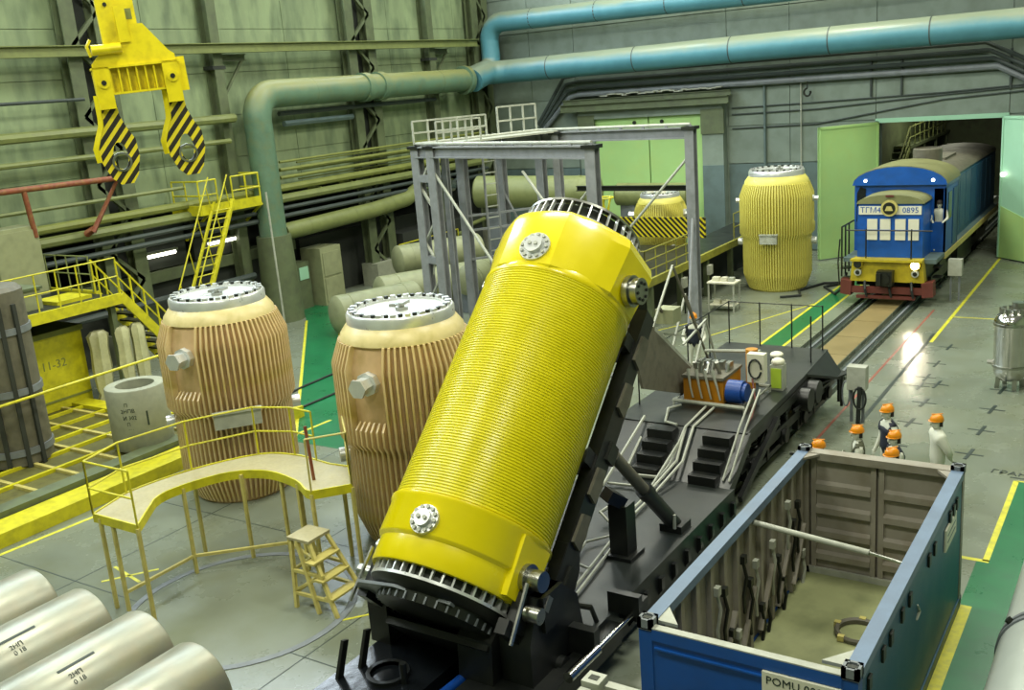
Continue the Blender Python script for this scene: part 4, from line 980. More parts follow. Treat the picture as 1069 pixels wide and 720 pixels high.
# slots and plate on the right outer wall
for y in (9.5, 10.1, 10.45, 11.0, 11.4, 12.5, 12.85, 13.9, 14.15, 14.4):
    MB().span((X1 - .015, y - .06, HC - .42), (X1 + .012, y + .06, HC - .26)).build('wall_slot', M['bolt'], ct)
MB().span((X1 - .015, 13.55, HC - .72), (X1 + .012, 14.3, HC - .4)).build('label_plate', M['white'], ct)
for dz in (.5, .6): MB().span((X1 + .012, 13.65, HC - dz - .02), (X1 + .016, 14.2, HC - dz)).build('label_line', M['dado'], ct)
MB().tube([(X1 + .004, 11.8, HC - .62), (X1 + .004, 11.9, HC - .75), (X1 + .004, 11.75, HC - .8)], .012, 5).build('chalk_mark', M['greyl'], ct)
rg = thing('lifting_ring', 'dark brown lifting ring lying on the container floor', 'ring', (-3.36, 13.3, .14))
MB().lathe([(.27, .15), (.33, .15), (.34, .2), (.32, .23), (.27, .21), (.27, .15)], 36, Matrix.Translation((-3.36, 13.3, 0)), close=False).build('ring_body', M['panelgrey'], rg)
for k in range(5):
    a = k * 1.25 + .4; MB().box(-3.36 + .33 * math.cos(a), 13.3 + .33 * math.sin(a), .19, .09, .08, .08).build('lug', M['cream'], rg)
hk = thing('steel_hook_bar', 'thin dark bar lying on the near end of the container floor', 'bar', (-3.0, 9.9, .14))
MB().cyl((-3.35, 9.75, .165), (-2.75, 9.95, .165), .022, 8).build('bar_body', M['bolt'], hk)
fp = thing('floor_plate', 'pale plate lying at the near end of the container floor', 'plate', (-3.1, 9.5, .14))
MB().span((-3.9, 9.25, .142), (-2.55, 9.72, .16)).build('plate_body', M['cream'], fp)
# corner of a second, pale container standing in front of the first
pc = thing('pale_container', 'pale container whose far corner casting just shows at the bottom edge beside the wagon', 'container', (-3.5, 6.0, 0))
MB().span((-4.72, 3.0, .1), (-4.66, 7.92, 2.16)).build('side_wall', M['greyl'], pc); MB().span((-2.34, 3.0, .1), (-2.28, 7.92, 2.16)).build('side_wall', M['greyl'], pc); MB().span((-4.6, 7.88, .1), (-2.4, 7.94, 2.1)).build('end_wall', M['greyl'], pc)
MB().span((-4.5, 7.86, 2.1), (-2.4, 7.96, 2.2)).build('rim', M['greyl'], pc); MB().span((-4.72, 3.0, 2.1), (-4.6, 7.75, 2.2)).build('rim', M['greyl'], pc); MB().span((-4.7, 3.0, .05), (-2.3, 7.9, .12)).build('floor', M['contfloor'], pc)
MB().span((-4.73, 7.78, 2.05), (-4.53, 7.98, 2.25)).build('corner_casting', M['greyl'], pc); MB().span((-4.68, 7.84, 2.24), (-4.58, 7.92, 2.256)).build('casting_hole', M['bolt'], pc)
wc = thing('white_locker', 'white topped locker at the bottom edge between the wagon and the pale container', 'locker', (-5.3, 6.9, 0))
MB().span((-5.15, 6.2, 0), (-4.92, 7.5, 2.0)).build('body', M['greyl'], wc); MB().span((-5.18, 6.17, 2.0), (-4.9, 7.53, 2.05)).build('top_plate', M['white'], wc)
# ------------------------------------------------------------------ locomotive in the doorway
lc = thing('shunting_locomotive', 'blue shunting locomotive with yellow buffer beam coming through the open doorway', 'locomotive', (XC, 34.5, 0))
YF = 34.5
b = MB(); b.prism([(-1.2, .78), (1.2, .78), (1.12, 1.55), (-1.12, 1.55)], YF - .08, YF + .3, Matrix.Translation((XC, 0, 0)), 'y'); b.build('buffer_beam', M['locoyel'], lc)
MB().box(XC, YF - .12, 1.52, 2.3, .3, .07).build('beam_ledge', M['locoyel'], lc)
b = MB()
for s in (-1, 1): b.prism([(s * 1.15, .3), (s * 1.5, .35), (s * 1.48, .85), (s * 1.12, .78)], YF - .2, YF + .25, Matrix.Translation((XC, 0, 0)), 'y')
b.box(XC, YF - .1, .5, 2.3, .12, .22); b.box(XC, YF - .2, .28, 1.9, .1, .1); b.build('rail_guard', M['locored'], lc)
for x in (-.7, .1, .8): MB().tube([(XC + x, YF - .12, .8), (XC + x + .05, YF - .3, .55), (XC + x + .1, YF - .25, .3)], .04, 6).build('brake_hose', M['hose'], lc)
b = MB(); b.box(XC, YF - .25, .95, .5, .4, .5); b.cyl((XC, YF - .5, .95), (XC, YF - .15, .95), .2, 10); b.box(XC - .15, YF - .5, .95, .15, .2, .4); b.build('coupler', M['bolt'], lc)
for s in (-1, 1):
    t = MB().cyl((XC + s * .92, YF - .2, 1.38), (XC + s * .92, YF - .05, 1.38), .16, 16).build('lamp_bezel', M['locoyel'], lc)
    MB().cyl((XC + s * .92, YF - .23, 1.38), (XC + s * .92, YF - .2, 1.38), .13, 16).build('lamp_glass', M['head'] if s > 0 else M['bolt'], t)
    t2 = MB().cyl((XC + s * .92, YF - .2, 1.1), (XC + s * .92, YF - .05, 1.1), .12, 14).build('marker_lamp', M['greyl'], lc)
    MB().cyl((XC + s * .92, YF - .22, 1.1), (XC + s * .92, YF - .2, 1.1), .07, 12).build('marker_glass', M['bolt'], t2)
hl = bpy.data.lights.new('headlamp_beam', 'SPOT'); hl.energy = 220; hl.color = (1.0, .86, .66); hl.spot_size = R(26); hl.spot_blend = .8; hl.shadow_soft_size = .13
hlo = bpy.data.objects.new('headlamp_beam', hl); C.objects.link(hlo); hlo.location = (XC + .92, YF - .3, 1.38); hlo.rotation_euler = Vector((.12, -1, -.22)).to_track_quat('-Z', 'Y').to_euler()
# front hood: arched top
def arch(hw, z0, zs, rise, n=10):
    return [(-hw, z0), (hw, z0)] + [(hw * math.cos(PI * k / n), zs + rise * math.sin(PI * k / n)) for k in range(n + 1)]
MB().prism(arch(1.05, 1.5, 3.25, .3), YF + .25, YF + 1.6, Matrix.Translation((XC, 0, 0)), 'y').build('front_hood', M['blue'], lc)
hood = lc.children[-1]
MB().prism(arch(1.08, 3.26, 3.30, .3)[2:] + [(-1.0, 3.3)], YF + .2, YF + 1.55, Matrix.Translation((XC, 0, .06)), 'y').build('hood_eyebrow', M['roofol'], lc)
for k in range(4):
    x = XC - .72 + k * .42 + (.06 if k > 1 else 0)
    MB().span((x - .0, YF + .2, 2.15), (x + .33, YF + .26, 2.85)).build('white_shutter', M['white'], hood)
    MB().span((x - .02, YF + .19, 2.49), (x + .35, YF + .2, 2.5)).build('shutter_split', M['blue'], hood)
MB().span((XC - 1.0, YF + .215, 3.0), (XC + 1.0, YF + .25, 3.28)).build('number_strip', M['white'], hood)
for x, s in ((XC - .62, 'ТГМ4'), (XC + .66, '0895')): text('number_lettering', s, .26, M['blue'], hood, axes((x, YF + .212, 3.14), (1, 0, 0), (0, 0, 1), (0, -1, 0)))
em = MB().cyl((XC, YF + .12, 3.22), (XC, YF + .25, 3.22), .27, 24).build('headlamp_ring', M['cream'], lc)
MB().cyl((XC, YF + .1, 3.22), (XC, YF + .125, 3.22), .2, 20).build('headlamp_glass', M['bolt'], em)
MB().prism([(-.13, -.08), (.13, -.08), (.07, .07), (-.07, .07)], YF + .09, YF + .105, Matrix.Translation((XC, 0, 3.22)), 'y').build('headlamp_reflector', M['cream'], em)
MB().box(XC, YF + .2, 3.62, .25, .1, .06).build('red_lamp', M['locored'], lc)
# cab
YC = YF + 1.6
cx_ = .55
def arch_z(x): return 3.75 + .62 * math.sqrt(max(0, 1 - (x / 1.5) ** 2))
top_ = [(1.5 * math.cos(PI * k / 24), 3.75 + .62 * math.sin(PI * k / 24)) for k in range(25)]
TX = Matrix.Translation((XC, 0, 0))
cb = MB()
cb.prism([(-1.5, 1.5), (cx_, 1.5), (cx_, arch_z(cx_))] + [p for p in top_ if p[0] < cx_], YC, YC + 2.2, TX, 'y')
cb.prism([(cx_, 1.5), (1.5, 1.5), (1.5, 2.55), (cx_, 2.55)], YC, YC + .06, TX, 'y')          # front wall with the driver's window open
cb.prism([(cx_, 2.55), (1.12, 2.55), (1.12, 3.68), (cx_, 3.68)], YC, YC + .06, TX, 'y'); cb.prism([(1.42, 2.55), (1.5, 2.55), (1.5, 3.68), (1.42, 3.68)], YC, YC + .06, TX, 'y')
cb.prism([(cx_, 3.68), (1.5, 3.68)] + [p for p in top_ if p[0] > cx_] + [(cx_, arch_z(cx_))], YC, YC + 2.2, TX, 'y')
cb.span((XC + 1.44, YC, 1.5), (XC + 1.5, YC + 2.2, 3.7)); cb.span((XC + cx_, YC + 2.1, 1.5), (XC + 1.5, YC + 2.2, 3.7))
cb.build('cab_body', M['blue'], lc)
MB().span((XC + cx_, YC + .06, 1.5), (XC + 1.44, YC + 2.1, 1.53)).build('cab_floor', M['dark'], lc)
MB().prism(arch(1.54, 3.8, 3.82, .62, 12)[2:] , YC - .12, YC + 2.3, Matrix.Translation((XC, 0, .03)), 'y').build('cab_roof', M['roofol'], lc)
MB().prism(arch(1.545, 3.78, 3.8, .62, 12)[2:] , YC - .15, YC - .1, Matrix.Translation((XC, 0, .02)), 'y').build('roof_fascia', M['blue'], lc)
for s in (-1, 1):
    if s < 0: MB().prism([(s * 1.12, 2.55), (s * 1.42, 2.55), (s * 1.42, 3.55), (s * 1.3, 3.75), (s * 1.12, 3.7)], YC - .03, YC + .02, Matrix.Translation((XC, 0, 0)), 'y').build('cab_window', M['glass'], lc)
    MB().cyl((XC + s * 1.1, YC - .18, 3.98), (XC + s * 1.1, YC - .1, 3.98), .055, 10).build('roof_lamp', M['lamp'], lc)
    MB().span((XC + s * 1.5, YC + .35, 2.6), (XC + s * 1.52, YC + .95, 3.5)).build('side_window', M['glass'], lc)
    MB().span((XC + s * 1.5, YC + 1.2, 1.6), (XC + s * 1.53, YC + 1.9, 3.55)).build('cab_door', M['blueshade'], lc)
# long hood
MB().prism(arch(1.3, 1.5, 3.75, .35, 8), YC + 2.2, YC + 12, Matrix.Translation((XC, 0, 0)), 'y').build('long_hood', M['blueshade'], lc)
MB().prism(arch(1.33, 3.8, 3.8, .33, 8)[2:], YC + 2.3, YC + 12, Matrix.Translation((XC, 0, .03)), 'y').build('hood_roof', M['panelgrey'], lc)
for k in range(8): MB().span((XC + 1.29, YC + 2.5 + k * 1.15, 1.7), (XC + 1.325, YC + 3.55 + k * 1.15, 3.7)).build('hood_door', M['blueshade'], lc)
MB().lathe([(.5, 4.05), (.5, 4.72), (.44, 4.76), (.44, 4.4), (.0001, 4.4)], 20, Matrix.Translation((XC + .25, YC + 3.2, 0))).build('exhaust_stack', M['panelgrey'], lc)
MB().box(XC, YC + 6, 4.16, 1.1, 2.2, .1).build('roof_fan_box', M['panelgrey'], lc)
MB().span((XC - 1.5, YF + .2, 1.38), (XC + 1.5, YC + 12, 1.52)).build('running_board', M['dado'], lc)
MB().span((XC + 1.4, YC + .0, 1.3), (XC + 1.53, YC + 12, 1.5)).build('edge_sill', M['cream'], lc)
MB().span((XC - 1.1, YF + .4, .55), (XC + 1.1, YC + 12, 1.38)).build('underframe', M['black'], lc)
for y in (YF + 1.8, YF + 3.9, YF + 9.5, YF + 11.6):
    for s in (-1, 1): MB().cyl((XC + s * .7, y, .5), (XC + s * .9, y, .5), .5, 20).build('wheel', M['black'], lc)
for y in (YF + 2.85, YF + 10.5):
    b = MB(); b.box(XC + 1.12, y, .6, .15, 3.6, .35); b.box(XC + 1.12, y, .9, .2, 1.2, .3); b.build('bogie_side', M['black'], lc)
MB().span((XC + .7, YF + 5.2, .35), (XC + 1.3, YF + 8.2, 1.1)).build('fuel_tank', M['black'], lc)
# handrails at the front
b = MB()
for x in (-.7, .75): b.cyl((XC + x, YF + .0, 1.5), (XC + x, YF + .0, 2.55), .025, 6)
b.tube([(XC - 1.35, YF + .0, 2.5), (XC + 1.4, YF + .0, 2.5)], .025, 6)
b.build('front_handrail', M['black'], lc)
b = MB()
for y in (0, .45, .9): b.cyl((XC - 1.5, YF + y, .9), (XC - 1.5, YF + y, 2.6), .03, 6)
b.tube([(XC - 1.5, YF, 2.6), (XC - 1.5, YF + .9, 2.6), (XC - 1.5, YF + 1.5, 2.6)], .03, 6); b.tube([(XC - 1.55, YF - .05, 2.2), (XC - 1.6, YF - .1, 1.4), (XC - 1.55, YF - .1, .6)], .025, 6); b.build('step_handrail', M['black'], lc)
for z in (.45, .8, 1.15):
    MB().box(XC - 1.42, YF + .35, z, .28, .4, .04).build('cab_step', M['black'], lc); MB().box(XC + 1.42, YF + 1.0, z, .28, .4, .04).build('cab_step', M['black'], lc)
hs = thing('air_hose', 'black hose looping over the floor between yellow cask and locomotive', 'hose', (-10.6, 36, 0))
MB().tube([(-9.42, 35.2, .9), (-9.6, 35.1, .3), (-9.9, 35.5, .04), (-10.6, 36.6, .04), (-10.0, 37.4, .04), (-10.8, 37.2, .04), (-11.3, 35.8, .04), (-11.0, 35.0, .04), (-11.6, 34.6, .04)], .045, 7).build('hose_run', M['hose'], hs)

# ------------------------------------------------------------------ grey steel portal behind the casks
pf = thing('steel_portal', 'tall grey steel portal frame with walkway standing behind the tilted yellow cask', 'portal', (-17, 28, 0))
FL, FR, BR_, BL = Vector((-20.95, 26.4, 0)), Vector((-13.15, 24.05, 0)), Vector((-12.95, 30.2, 0)), Vector((-19.1, 31.1, 0))
ZT = 6.45
def post(p, w=.28, h=ZT, nm='post', mm='portal'):
    MB().ibeam((p[0], p[1], 0), (p[0], p[1], h), w, w, .035, up=(0, 1, 0)).build(nm, M[mm], pf)
    MB().box(p[0], p[1], .02, w + .2, w + .2, .04).build('base_plate', M['portal'], pf)
    MB().box(p[0], p[1], h - .05, w + .14, w + .14, .1).build('cap_plate', M['bolt'], pf)
d1 = (FR - FL).normalized(); d2 = (BL - FL).normalized(); d3 = (BR_ - FR).normalized()
for p in (FL, FR, BR_, BL): post(p, .3)
FL2 = FL + d1 * .85; post(FL2, .3)
for q, w_ in ((FL + d2 * 1.7, .3), (FL + d2 * 3.3, .3), (BL + d1 * .9, .26), (FL + d2 * .7 + d1 * .5, .2)): post(q, w_)
# lacing of the front left double post
for k in range(6):
    z = .4 + k * .95; a, b_ = (FL, FL2) if k % 2 else (FL2, FL)
    MB().bar(a + Vector((0, 0, z)), b_ + Vector((0, 0, z + .95)), .09, .06).build('lacing', M['greyl'], pf)
for z in (1.2, 2.7, 5.4): MB().bar(FL + Vector((0, 0, z)), FL2 + Vector((0, 0, z)), .2, .24).build('lacing', M['portal'], pf)
def beam(a, b_, z, w=.3, h=.36):
    MB().ibeam((a[0], a[1], z), (b_[0], b_[1], z), w, h, .04).build('beam', M['portal'], pf)
    MB().tube([(a[0], a[1], z + h / 2 + .08), (b_[0], b_[1], z + h / 2 + .08)], .05, 8).build('top_pipe', M['greyl'], pf)
    n_ = int((Vector(b_) - Vector(a)).length / .8)
    for k in range(n_ + 1):
        c = Vector(a).lerp(Vector(b_), k / n_); MB().box(c.x, c.y, z + h / 2 + .03, .08, .08, .08).build('pipe_saddle', M['portal'], pf)
beam(FL, FR, 6.25); beam(BL, BR_, 6.25); beam(FL, BL, 6.25)
# walkway with railings
wq = [FL + d1 * .0 + d2 * .1, BL]
MB().prism([tuple((FL - d1 * .1).xy), tuple((FL + d1 * 1.0).xy), tuple((BL + d1 * 1.0).xy), tuple((BL - d1 * .1).xy)], 6.42, 6.48).build('walkway_grating', M['greyl'], pf)
def prail(a, b_, z, h, n):
    a = Vector((a.x, a.y, z)); b_ = Vector((b_.x, b_.y, z))
    for k in (.5, 1.0): MB().bar(a + Vector((0, 0, h * k)), b_ + Vector((0, 0, h * k)), .055).build('rail', M['greyl'], pf)
    for k in range(n + 1):
        c = a.lerp(b_, k / n); MB().bar(c, c + Vector((0, 0, h)), .055).build('rail_post', M['greyl'], pf)
prail(FL - d1 * .1, FL - d1 * .1 + d2 * 2.9, 6.48, .75, 5); prail(FL + d1 * .9 + d2 * .2, FL + d1 * .9 + d2 * 1.9, 6.48, .7, 3)
prail(FL - d1 * .1 + d2 * 3.4, BL - d1 * .1, 6.48, .95, 3)
# diagonal braces, ladder behind
Z = lambda p, z: Vector((p[0], p[1], z))
for p, q, r_, mm in ((Z(FL2, 5.6), Z(FL + d1 * 4.2, 2.2), .045, 'greyl'), (Z(FL2, 4.6), Z(FL + d1 * .3, 2.2), .03, 'greyl'), (Z(FR, 5.4), Z(FR - d1 * 2.6, 3.2), .04, 'greyl'), (Z(BR_, 5.6), Z(BR_ + Vector((-3.6, -.6, 0)), 1.6), .045, 'greyl'), (Z(FR - d1 * 2.9, 5.7), Z(FR - d1 * .9, 3.7), .04, 'greyl'), (Z(BR_, 3.8), Z(BR_ + Vector((.4, -1.6, 0)), .1), .05, 'portal'), (Z(FL + d2 * 3.3, 4.6), Z(FL + d2 * 3.9 + d1 * .9, 2.2), .05, 'portal')):
    MB().cyl(p, q, r_, 8).build('brace', M[mm], pf)
lad = FL + d2 * 2.2 + d1 * .5
for s in (0, .5): MB().bar(Z(lad + d2 * s, 1.6), Z(lad + d2 * s, 6.2), .06).build('ladder_rail', M['portal'], pf)
for k in range(11): MB().bar(Z(lad, 1.9 + k * .38), Z(lad + d2 * .5, 1.9 + k * .38), .035).build('rung', M['greyl'], pf)
for z in (2.4, 3.4, 3.9): MB().bar(Z(FL + d2 * 1.7, z), Z(BL + d1 * .9, z), .07).build('tie_bar', M['portal'], pf)
yl = thing('yellow_tripod', 'small yellow wire tripod cage seen over the yellow cask head', 'frame', (-14.2, 26.5, 3.3))
for k in range(6):
    a = k * PI / 3; MB().bar((-14.2 + .25 * math.cos(a), 26.5 + .25 * math.sin(a), 3.4), (-14.2 + .25 * math.cos(a + 2.2), 26.5 + .25 * math.sin(a + 2.2), 4.7), .04).build('stay', M['yel2'], yl)
MB().tube([(-14.2 + .3 * math.cos(k * PI / 6), 26.5 + .3 * math.sin(k * PI / 6), 4.7) for k in range(12)], .025, 6, True).build('hoop', M['yel2'], yl)
MB().cyl((-14.2, 26.5, 0), (-14.2, 26.5, 3.45), .06, 8).build('stand_pole', M['yel2'], yl)

# ------------------------------------------------------------------ rear deck with the striped barrier
rd = thing('rear_deck', 'olive raised deck with yellow edge and railings in front of the closed gate', 'platform', (-16.4, 34, 0))
b = MB(); b.span((-18.6, 29.0, 1.45), (-14.2, 35.7, 1.62)); b.span((-15.9, 35.7, 1.45), (-14.2, 41.5, 1.62)); b.build('deck_slab', M['deck'], rd); MB().span((-14.2, 29.0, 1.42), (-14.1, 41.5, 1.68)).build('edge_strip', M['olive_edge'], rd); MB().span((-18.6, 28.9, 1.42), (-14.1, 29.0, 1.68)).build('edge_strip', M['olive_edge'], rd)
MB().span((-18.4, 29.4, 0), (-15.0, 35.6, 1.45)).build('void_fill', M['dark'], rd); MB().span((-15.8, 35.6, 0), (-15.0, 41.3, 1.45)).build('void_fill', M['dark'], rd)  # dark blocks stand in for the shaded void beneath the deck
for y in (29.6, 32, 34.4, 36.8, 39.2): MB().box(-14.3, y, .72, .18, .18, 1.45).build('leg', M['column'], rd)
railing(rd, [(-18.4, 29.1, 1.62), (-14.2, 29.1, 1.62)], 1.0, M['olive_edge'], .022, 3, .7); railing(rd, [(-14.2, 29.1, 1.62), (-14.2, 33.2, 1.62)], 1.0, M['olive_edge'], .022, 3, .8); railing(rd, [(-14.2, 37.0, 1.62), (-14.2, 41.0, 1.62)], 1.05, M['olive_edge'], .022, 2, .8)
hz = thing('hazard_barrier', 'wide board with slanting black and yellow stripes on the rear deck', 'barrier', (-16.1, 34.6, 1.6))
MB().span((-17.9, 34.5, 2.15), (-14.35, 34.6, 2.9)).build('board', M['hazard'], hz)
for x in (-17.6, -14.7): MB().span((x - .05, 34.6, 1.62), (x + .05, 34.7, 2.8)).build('leg', M['yel2'], hz)
db = thing('dark_cross_beam', 'long dark beam on thin legs standing over the striped barrier', 'beam', (-18, 36, 0))
MB().ibeam((-20.4, 35.9, 3.85), (-15.3, 35.9, 3.82), .2, .2).build('beam', M['bolt'], db)
for x in (-19.6, -15.5): MB().span((x - .05, 35.85, 0 if x < -19 else 1.62), (x + .05, 35.95, 3.75)).build('leg', M['bolt'], db)
for i, (x, y, s) in enumerate(((-13.0, 31.6, 0), (-13.6, 33.9, 1))):
    t = thing('junction_box', ['pale box on a stand under the rear deck edge, nearer one', 'pale box on a stand under the rear deck edge, farther one'][i], 'box', (x - 1.0, y, 0))
    MB().box(-13.95, y, 1.1, .12, .3, .34).build('case', M['greyl'], t)
    MB().cyl((-13.95, y, 0), (-13.95, y, .95), .03, 6).build('stand', M['bolt'], t)
tb = thing('tool_table', 'small pale table with tools below the rear deck by the pale yellow cask', 'table', (-12.8, 32.4, 0))
MB().span((-13.35, 32.1, .98), (-12.35, 32.75, 1.03)).build('table_top', M['white'], tb); MB().span((-13.3, 32.15, .2), (-12.4, 32.7, .24)).build('shelf', M['white'], tb)
for x in (-13.3, -12.4):
    for y in (32.15, 32.7): MB().span((x - .025, y - .025, 0), (x + .025, y + .025, 1.0)).build('leg', M['greyl'], tb)
for k, (x, r_, mm) in enumerate(((-13.1, .12, 'white'), (-12.8, .1, 'white'), (-12.55, .09, 'greyl'))):
    t = MB().box(x, 32.4, 1.1, r_ * 2, .2, .14).build('tool_case', M[mm]); tag(t, ['left white case on the tool table', 'middle white case on the tool table', 'grey case at the right end of the tool table'][k], 'case', 'cases on the tool table')
    t2 = MB().box(x + .02, 32.4, .3, r_ * 2, .22, .12).build('tool_case', M[mm]); tag(t2, ['left white case on the lower shelf of the tool table', 'middle white case on the lower shelf of the tool table', 'grey case on the lower shelf of the tool table'][k], 'case', 'cases on the tool table')
# horizontal vessels behind the portal
def vessel(label, a, b_, r, mm, nm='lying_vessel'):
    a = Vector(a); b_ = Vector(b_); L = (b_ - a).length
    d = (b_ - a).normalized(); x = d.cross(Vector((0, 0, 1))).normalized(); y = d.cross(x)
    t = thing(nm, label, 'vessel', (a.x, a.y, 0), None, 'lying vessels')
    e = r * .3
    MB().lathe([(.0001, -e), (r * .5, -e * .85), (r * .87, -e * .4), (r, 0), (r, L), (r * .87, L + e * .4), (r * .5, L + e * .85), (.0001, L + e)], 32, axes(a, x, y, d)).build('shell', M[mm], t)
    for k in (.15, .85):
        c = a.lerp(b_, k); MB().box(c.x, c.y, (c.z - r * .7) / 2, r * 1.4, .25, max(.1, c.z - r * .7)).build('saddle', M['grey'], t)
        MB().lathe([(r, L * k - .05), (r * 1.02, L * k - .05), (r * 1.02, L * k + .05), (r, L * k + .05)], 32, axes(a, x, y, d), close=False).build('hoop', M[mm], t)
    return t
vessel('olive drum lying nearest left of the second tan cask, behind it', (-24.6, 25.6, .72), (-23.4, 28.5, .72), .7, 'vessgreen')
vessel('long olive drum lying behind the nearest olive drum', (-25.2, 28.7, .75), (-23.0, 32.9, .75), .72, 'vessgreen')
vessel('pale drum lying higher at the left portal post', (-26.6, 31.6, 1.5), (-24.9, 34.9, 1.5), .62, 'vessgreen')
vessel('olive pointed vessel lying high behind the portal ladder', (-26.8, 38.0, 3.5), (-21.4, 39.5, 3.25), .72, 'vess')
vessel('second olive vessel behind the portal, right of the pointed one', (-21.0, 40.6, 3.0), (-17.9, 41.2, 2.9), .5, 'vess')
for i, (x, y) in enumerate(((-21.7, 29.6), (-19.8, 29.9))):
    vessel(['pale lying drum with round end between the portal posts, left', 'pale lying drum with round end between the portal posts, right'][i], (x, y, 1.25), (x - .6, y + 1.8, 1.25), .55, 'vessgreen')
yb_ = thing('yellow_cabinet', 'pale yellow cabinet between the left portal posts', 'cabinet', (-20.3, 32.5, 0))
MB().span((-20.9, 32.3, 0), (-19.7, 32.9, 2.6)).build('case', M['cream'], yb_); MB().span((-20.33, 32.27, .1), (-20.28, 32.3, 2.5)).build('door_seam', M['bolt'], yb_)
# cabinets and clutter in the bay by the big duct foot
gc = thing('green_cabinet', 'pale green cabinet at the end of the green walkway beside the duct foot', 'cabinet', (-29.3, 29.9, 0))
MB().span((-29.8, 29.3, 0), (-28.7, 30.5, 2.35)).build('case', M['vessgreen'], gc)
for z in (.15, 1.2): MB().span((-28.7, 29.4, z), (-28.67, 30.4, z + .95)).build('drawer_front', M['vessgreen'], gc)
gb = thing('green_box', 'small green panel box just left of the pale green cabinet', 'box', (-29.5, 28.7, 0))
MB().span((-29.8, 28.4, 0), (-29.2, 29.1, 1.9)).build('case', M['column'], gb); MB().span((-29.2, 28.5, 1.2), (-29.17, 29.0, 1.7)).build('panel', M['doormint'], gb)
dk = thing('dark_machine', 'dark machinery with pale pipes in the bay behind the lying drums', 'machine', (-29.5, 36.5, 0))
MB().span((-30.8, 35.2, 0), (-29.2, 41.5, 2.0)).build('body', M['dark'], dk)
for k in range(5): MB().cyl((-29.1, 35.6 + k * 1.2, .4 + .3 * k), (-29.1, 36.8 + k * 1.2, .5 + .3 * k), .1, 8).build('pipe', M['pipeol'], dk)
railing(dk, [(-28.9, 34.5, 0), (-28.9, 39.0, 0)], 1.6, M['yel2'], .03, 2, 1.5)
gp = thing('guy_pole', 'thin pale pole standing left of the second tan cask', 'pole', (-26.2, 24.6, 0))
MB().cyl((-26.35, 24.7, 0), (-26.5, 24.8, 5.2), .035, 8).build('pole_body', M['greyl'], gp)
# ------------------------------------------------------------------ yellow ladder platform on the left wall
lp = thing('ladder_platform', 'yellow wall platform with railing and tall ladder behind the left tan cask', 'platform', (-29, 25.4, 0))
MB().span((-29.9, 23.5, 4.68), (-28.4, 26.3, 4.74)).build('grating', M['yel2'], lp); MB().span((-28.45, 23.5, 4.55), (-28.38, 26.3, 4.9)).build('edge_strip', M['yel2'], lp); MB().span((-29.9, 23.45, 4.55), (-28.4, 23.52, 4.9)).build('edge_strip', M['yel2'], lp)
railing(lp, [(-29.8, 23.5, 4.74), (-28.42, 23.5, 4.74), (-28.42, 24.3, 4.74)], 1.0, M['yel2'], .03, 2, .7); railing(lp, [(-28.42, 25.0, 4.74), (-28.42, 26.3, 4.74), (-29.8, 26.3, 4.74)], 1.0, M['yel2'], .03, 2, .8)
la = [Vector((-28.4, 24.95, 4.95)), Vector((-27.2, 21.2, 0))]; lb_ = [Vector((-28.4, 24.1, 4.95)), Vector((-27.2, 20.35, 0))]
MB().bar(la[0], la[1], .16, .1).build('ladder_rail', M['yel2'], lp); MB().bar(lb_[0], lb_[1], .09, .07).build('ladder_rail', M['yel2'], lp)
for k in range(1, 17):
    t = k / 17; MB().cyl(la[0].lerp(la[1], t), lb_[0].lerp(lb_[1], t), .022, 6).build('rung', M['yel2'], lp)
for p_ in (la, lb_):
    o = Vector((.15, -.25, .9)); MB().cyl(p_[0] + o, p_[1] + o, .025, 6).build('hand_rail', M['yel2'], lp)
    for k in range(5): c = p_[0].lerp(p_[1], (k + .3) / 5); MB().cyl(c, c + o, .02, 6).build('rail_stay', M['yel2'], lp)
for y in (23.9, 26.4): MB().bar((-28.5, y, 4.6), (-29.95, y, 3.6), .08).build('strut', M['yel2'], lp)

# ------------------------------------------------------------------ left mezzanine, stairs, stores below it
mz = thing('mezzanine_platform', 'yellow edged mezzanine with railing and descending stairs at the left edge', 'platform', (-27, 14.5, 0))
MB().span((-29.9, 11, 3.05), (-25.1, 17.4, 3.2)).build('floor_plate', M['deck'], mz); MB().span((-25.1, 11, 2.98), (-25.0, 17.4, 3.28)).build('edge_strip', M['yel2'], mz); MB().span((-29.9, 17.4, 2.98), (-26.3, 17.5, 3.28)).build('edge_strip', M['yel2'], mz)
railing(mz, [(-25.05, 12.4, 3.25), (-25.05, 17.4, 3.25)], 1.05, M['yel2'], .022, 2, .62)
railing(mz, [(-29.5, 17.4, 3.25), (-26.3, 17.4, 3.25)], 1.05, M['pipeol'], .022, 2, .55)
s0, s1 = Vector((-25.05, 17.4, 3.2)), Vector((-25.05, 19.9, .0))
for x in (-25.05, -26.2):
    o = Vector((x + 25.05, 0, 0)); MB().bar(s0 + o, s1 + o, .06, .26).build('stringer', M['yel2'], mz)
    MB().bar(s0 + o + Vector((0, 0, 1.0)), s1 + o + Vector((0, 0, 1.0)), .045).build('stair_rail', M['yel2'], mz)
    MB().bar(s0 + o + Vector((0, 0, .55)), s1 + o + Vector((0, 0, .55)), .035).build('stair_rail', M['yel2'], mz)
    for k in range(7):
        c = s0.lerp(s1, k / 6.5) + o; MB().bar(c, c + Vector((0, 0, 1.0)), .04).build('stair_post', M['yel2'], mz)
for k in range(12):
    c = s0.lerp(s1, (k + .5) / 12); MB().span((c.x - 1.15, c.y - .14, c.z - .02), (c.x, c.y + .14, c.z + .03)).build('tread', M['bolt'], mz)
for x, y in ((-25.3, 12.5), (-25.3, 17.2), (-29.5, 17.2)): MB().box(x, y, 1.64 if y < 16 else 1.52, .16, .16, 2.8 if y < 16 else 3.04).build('leg', M['column'], mz)
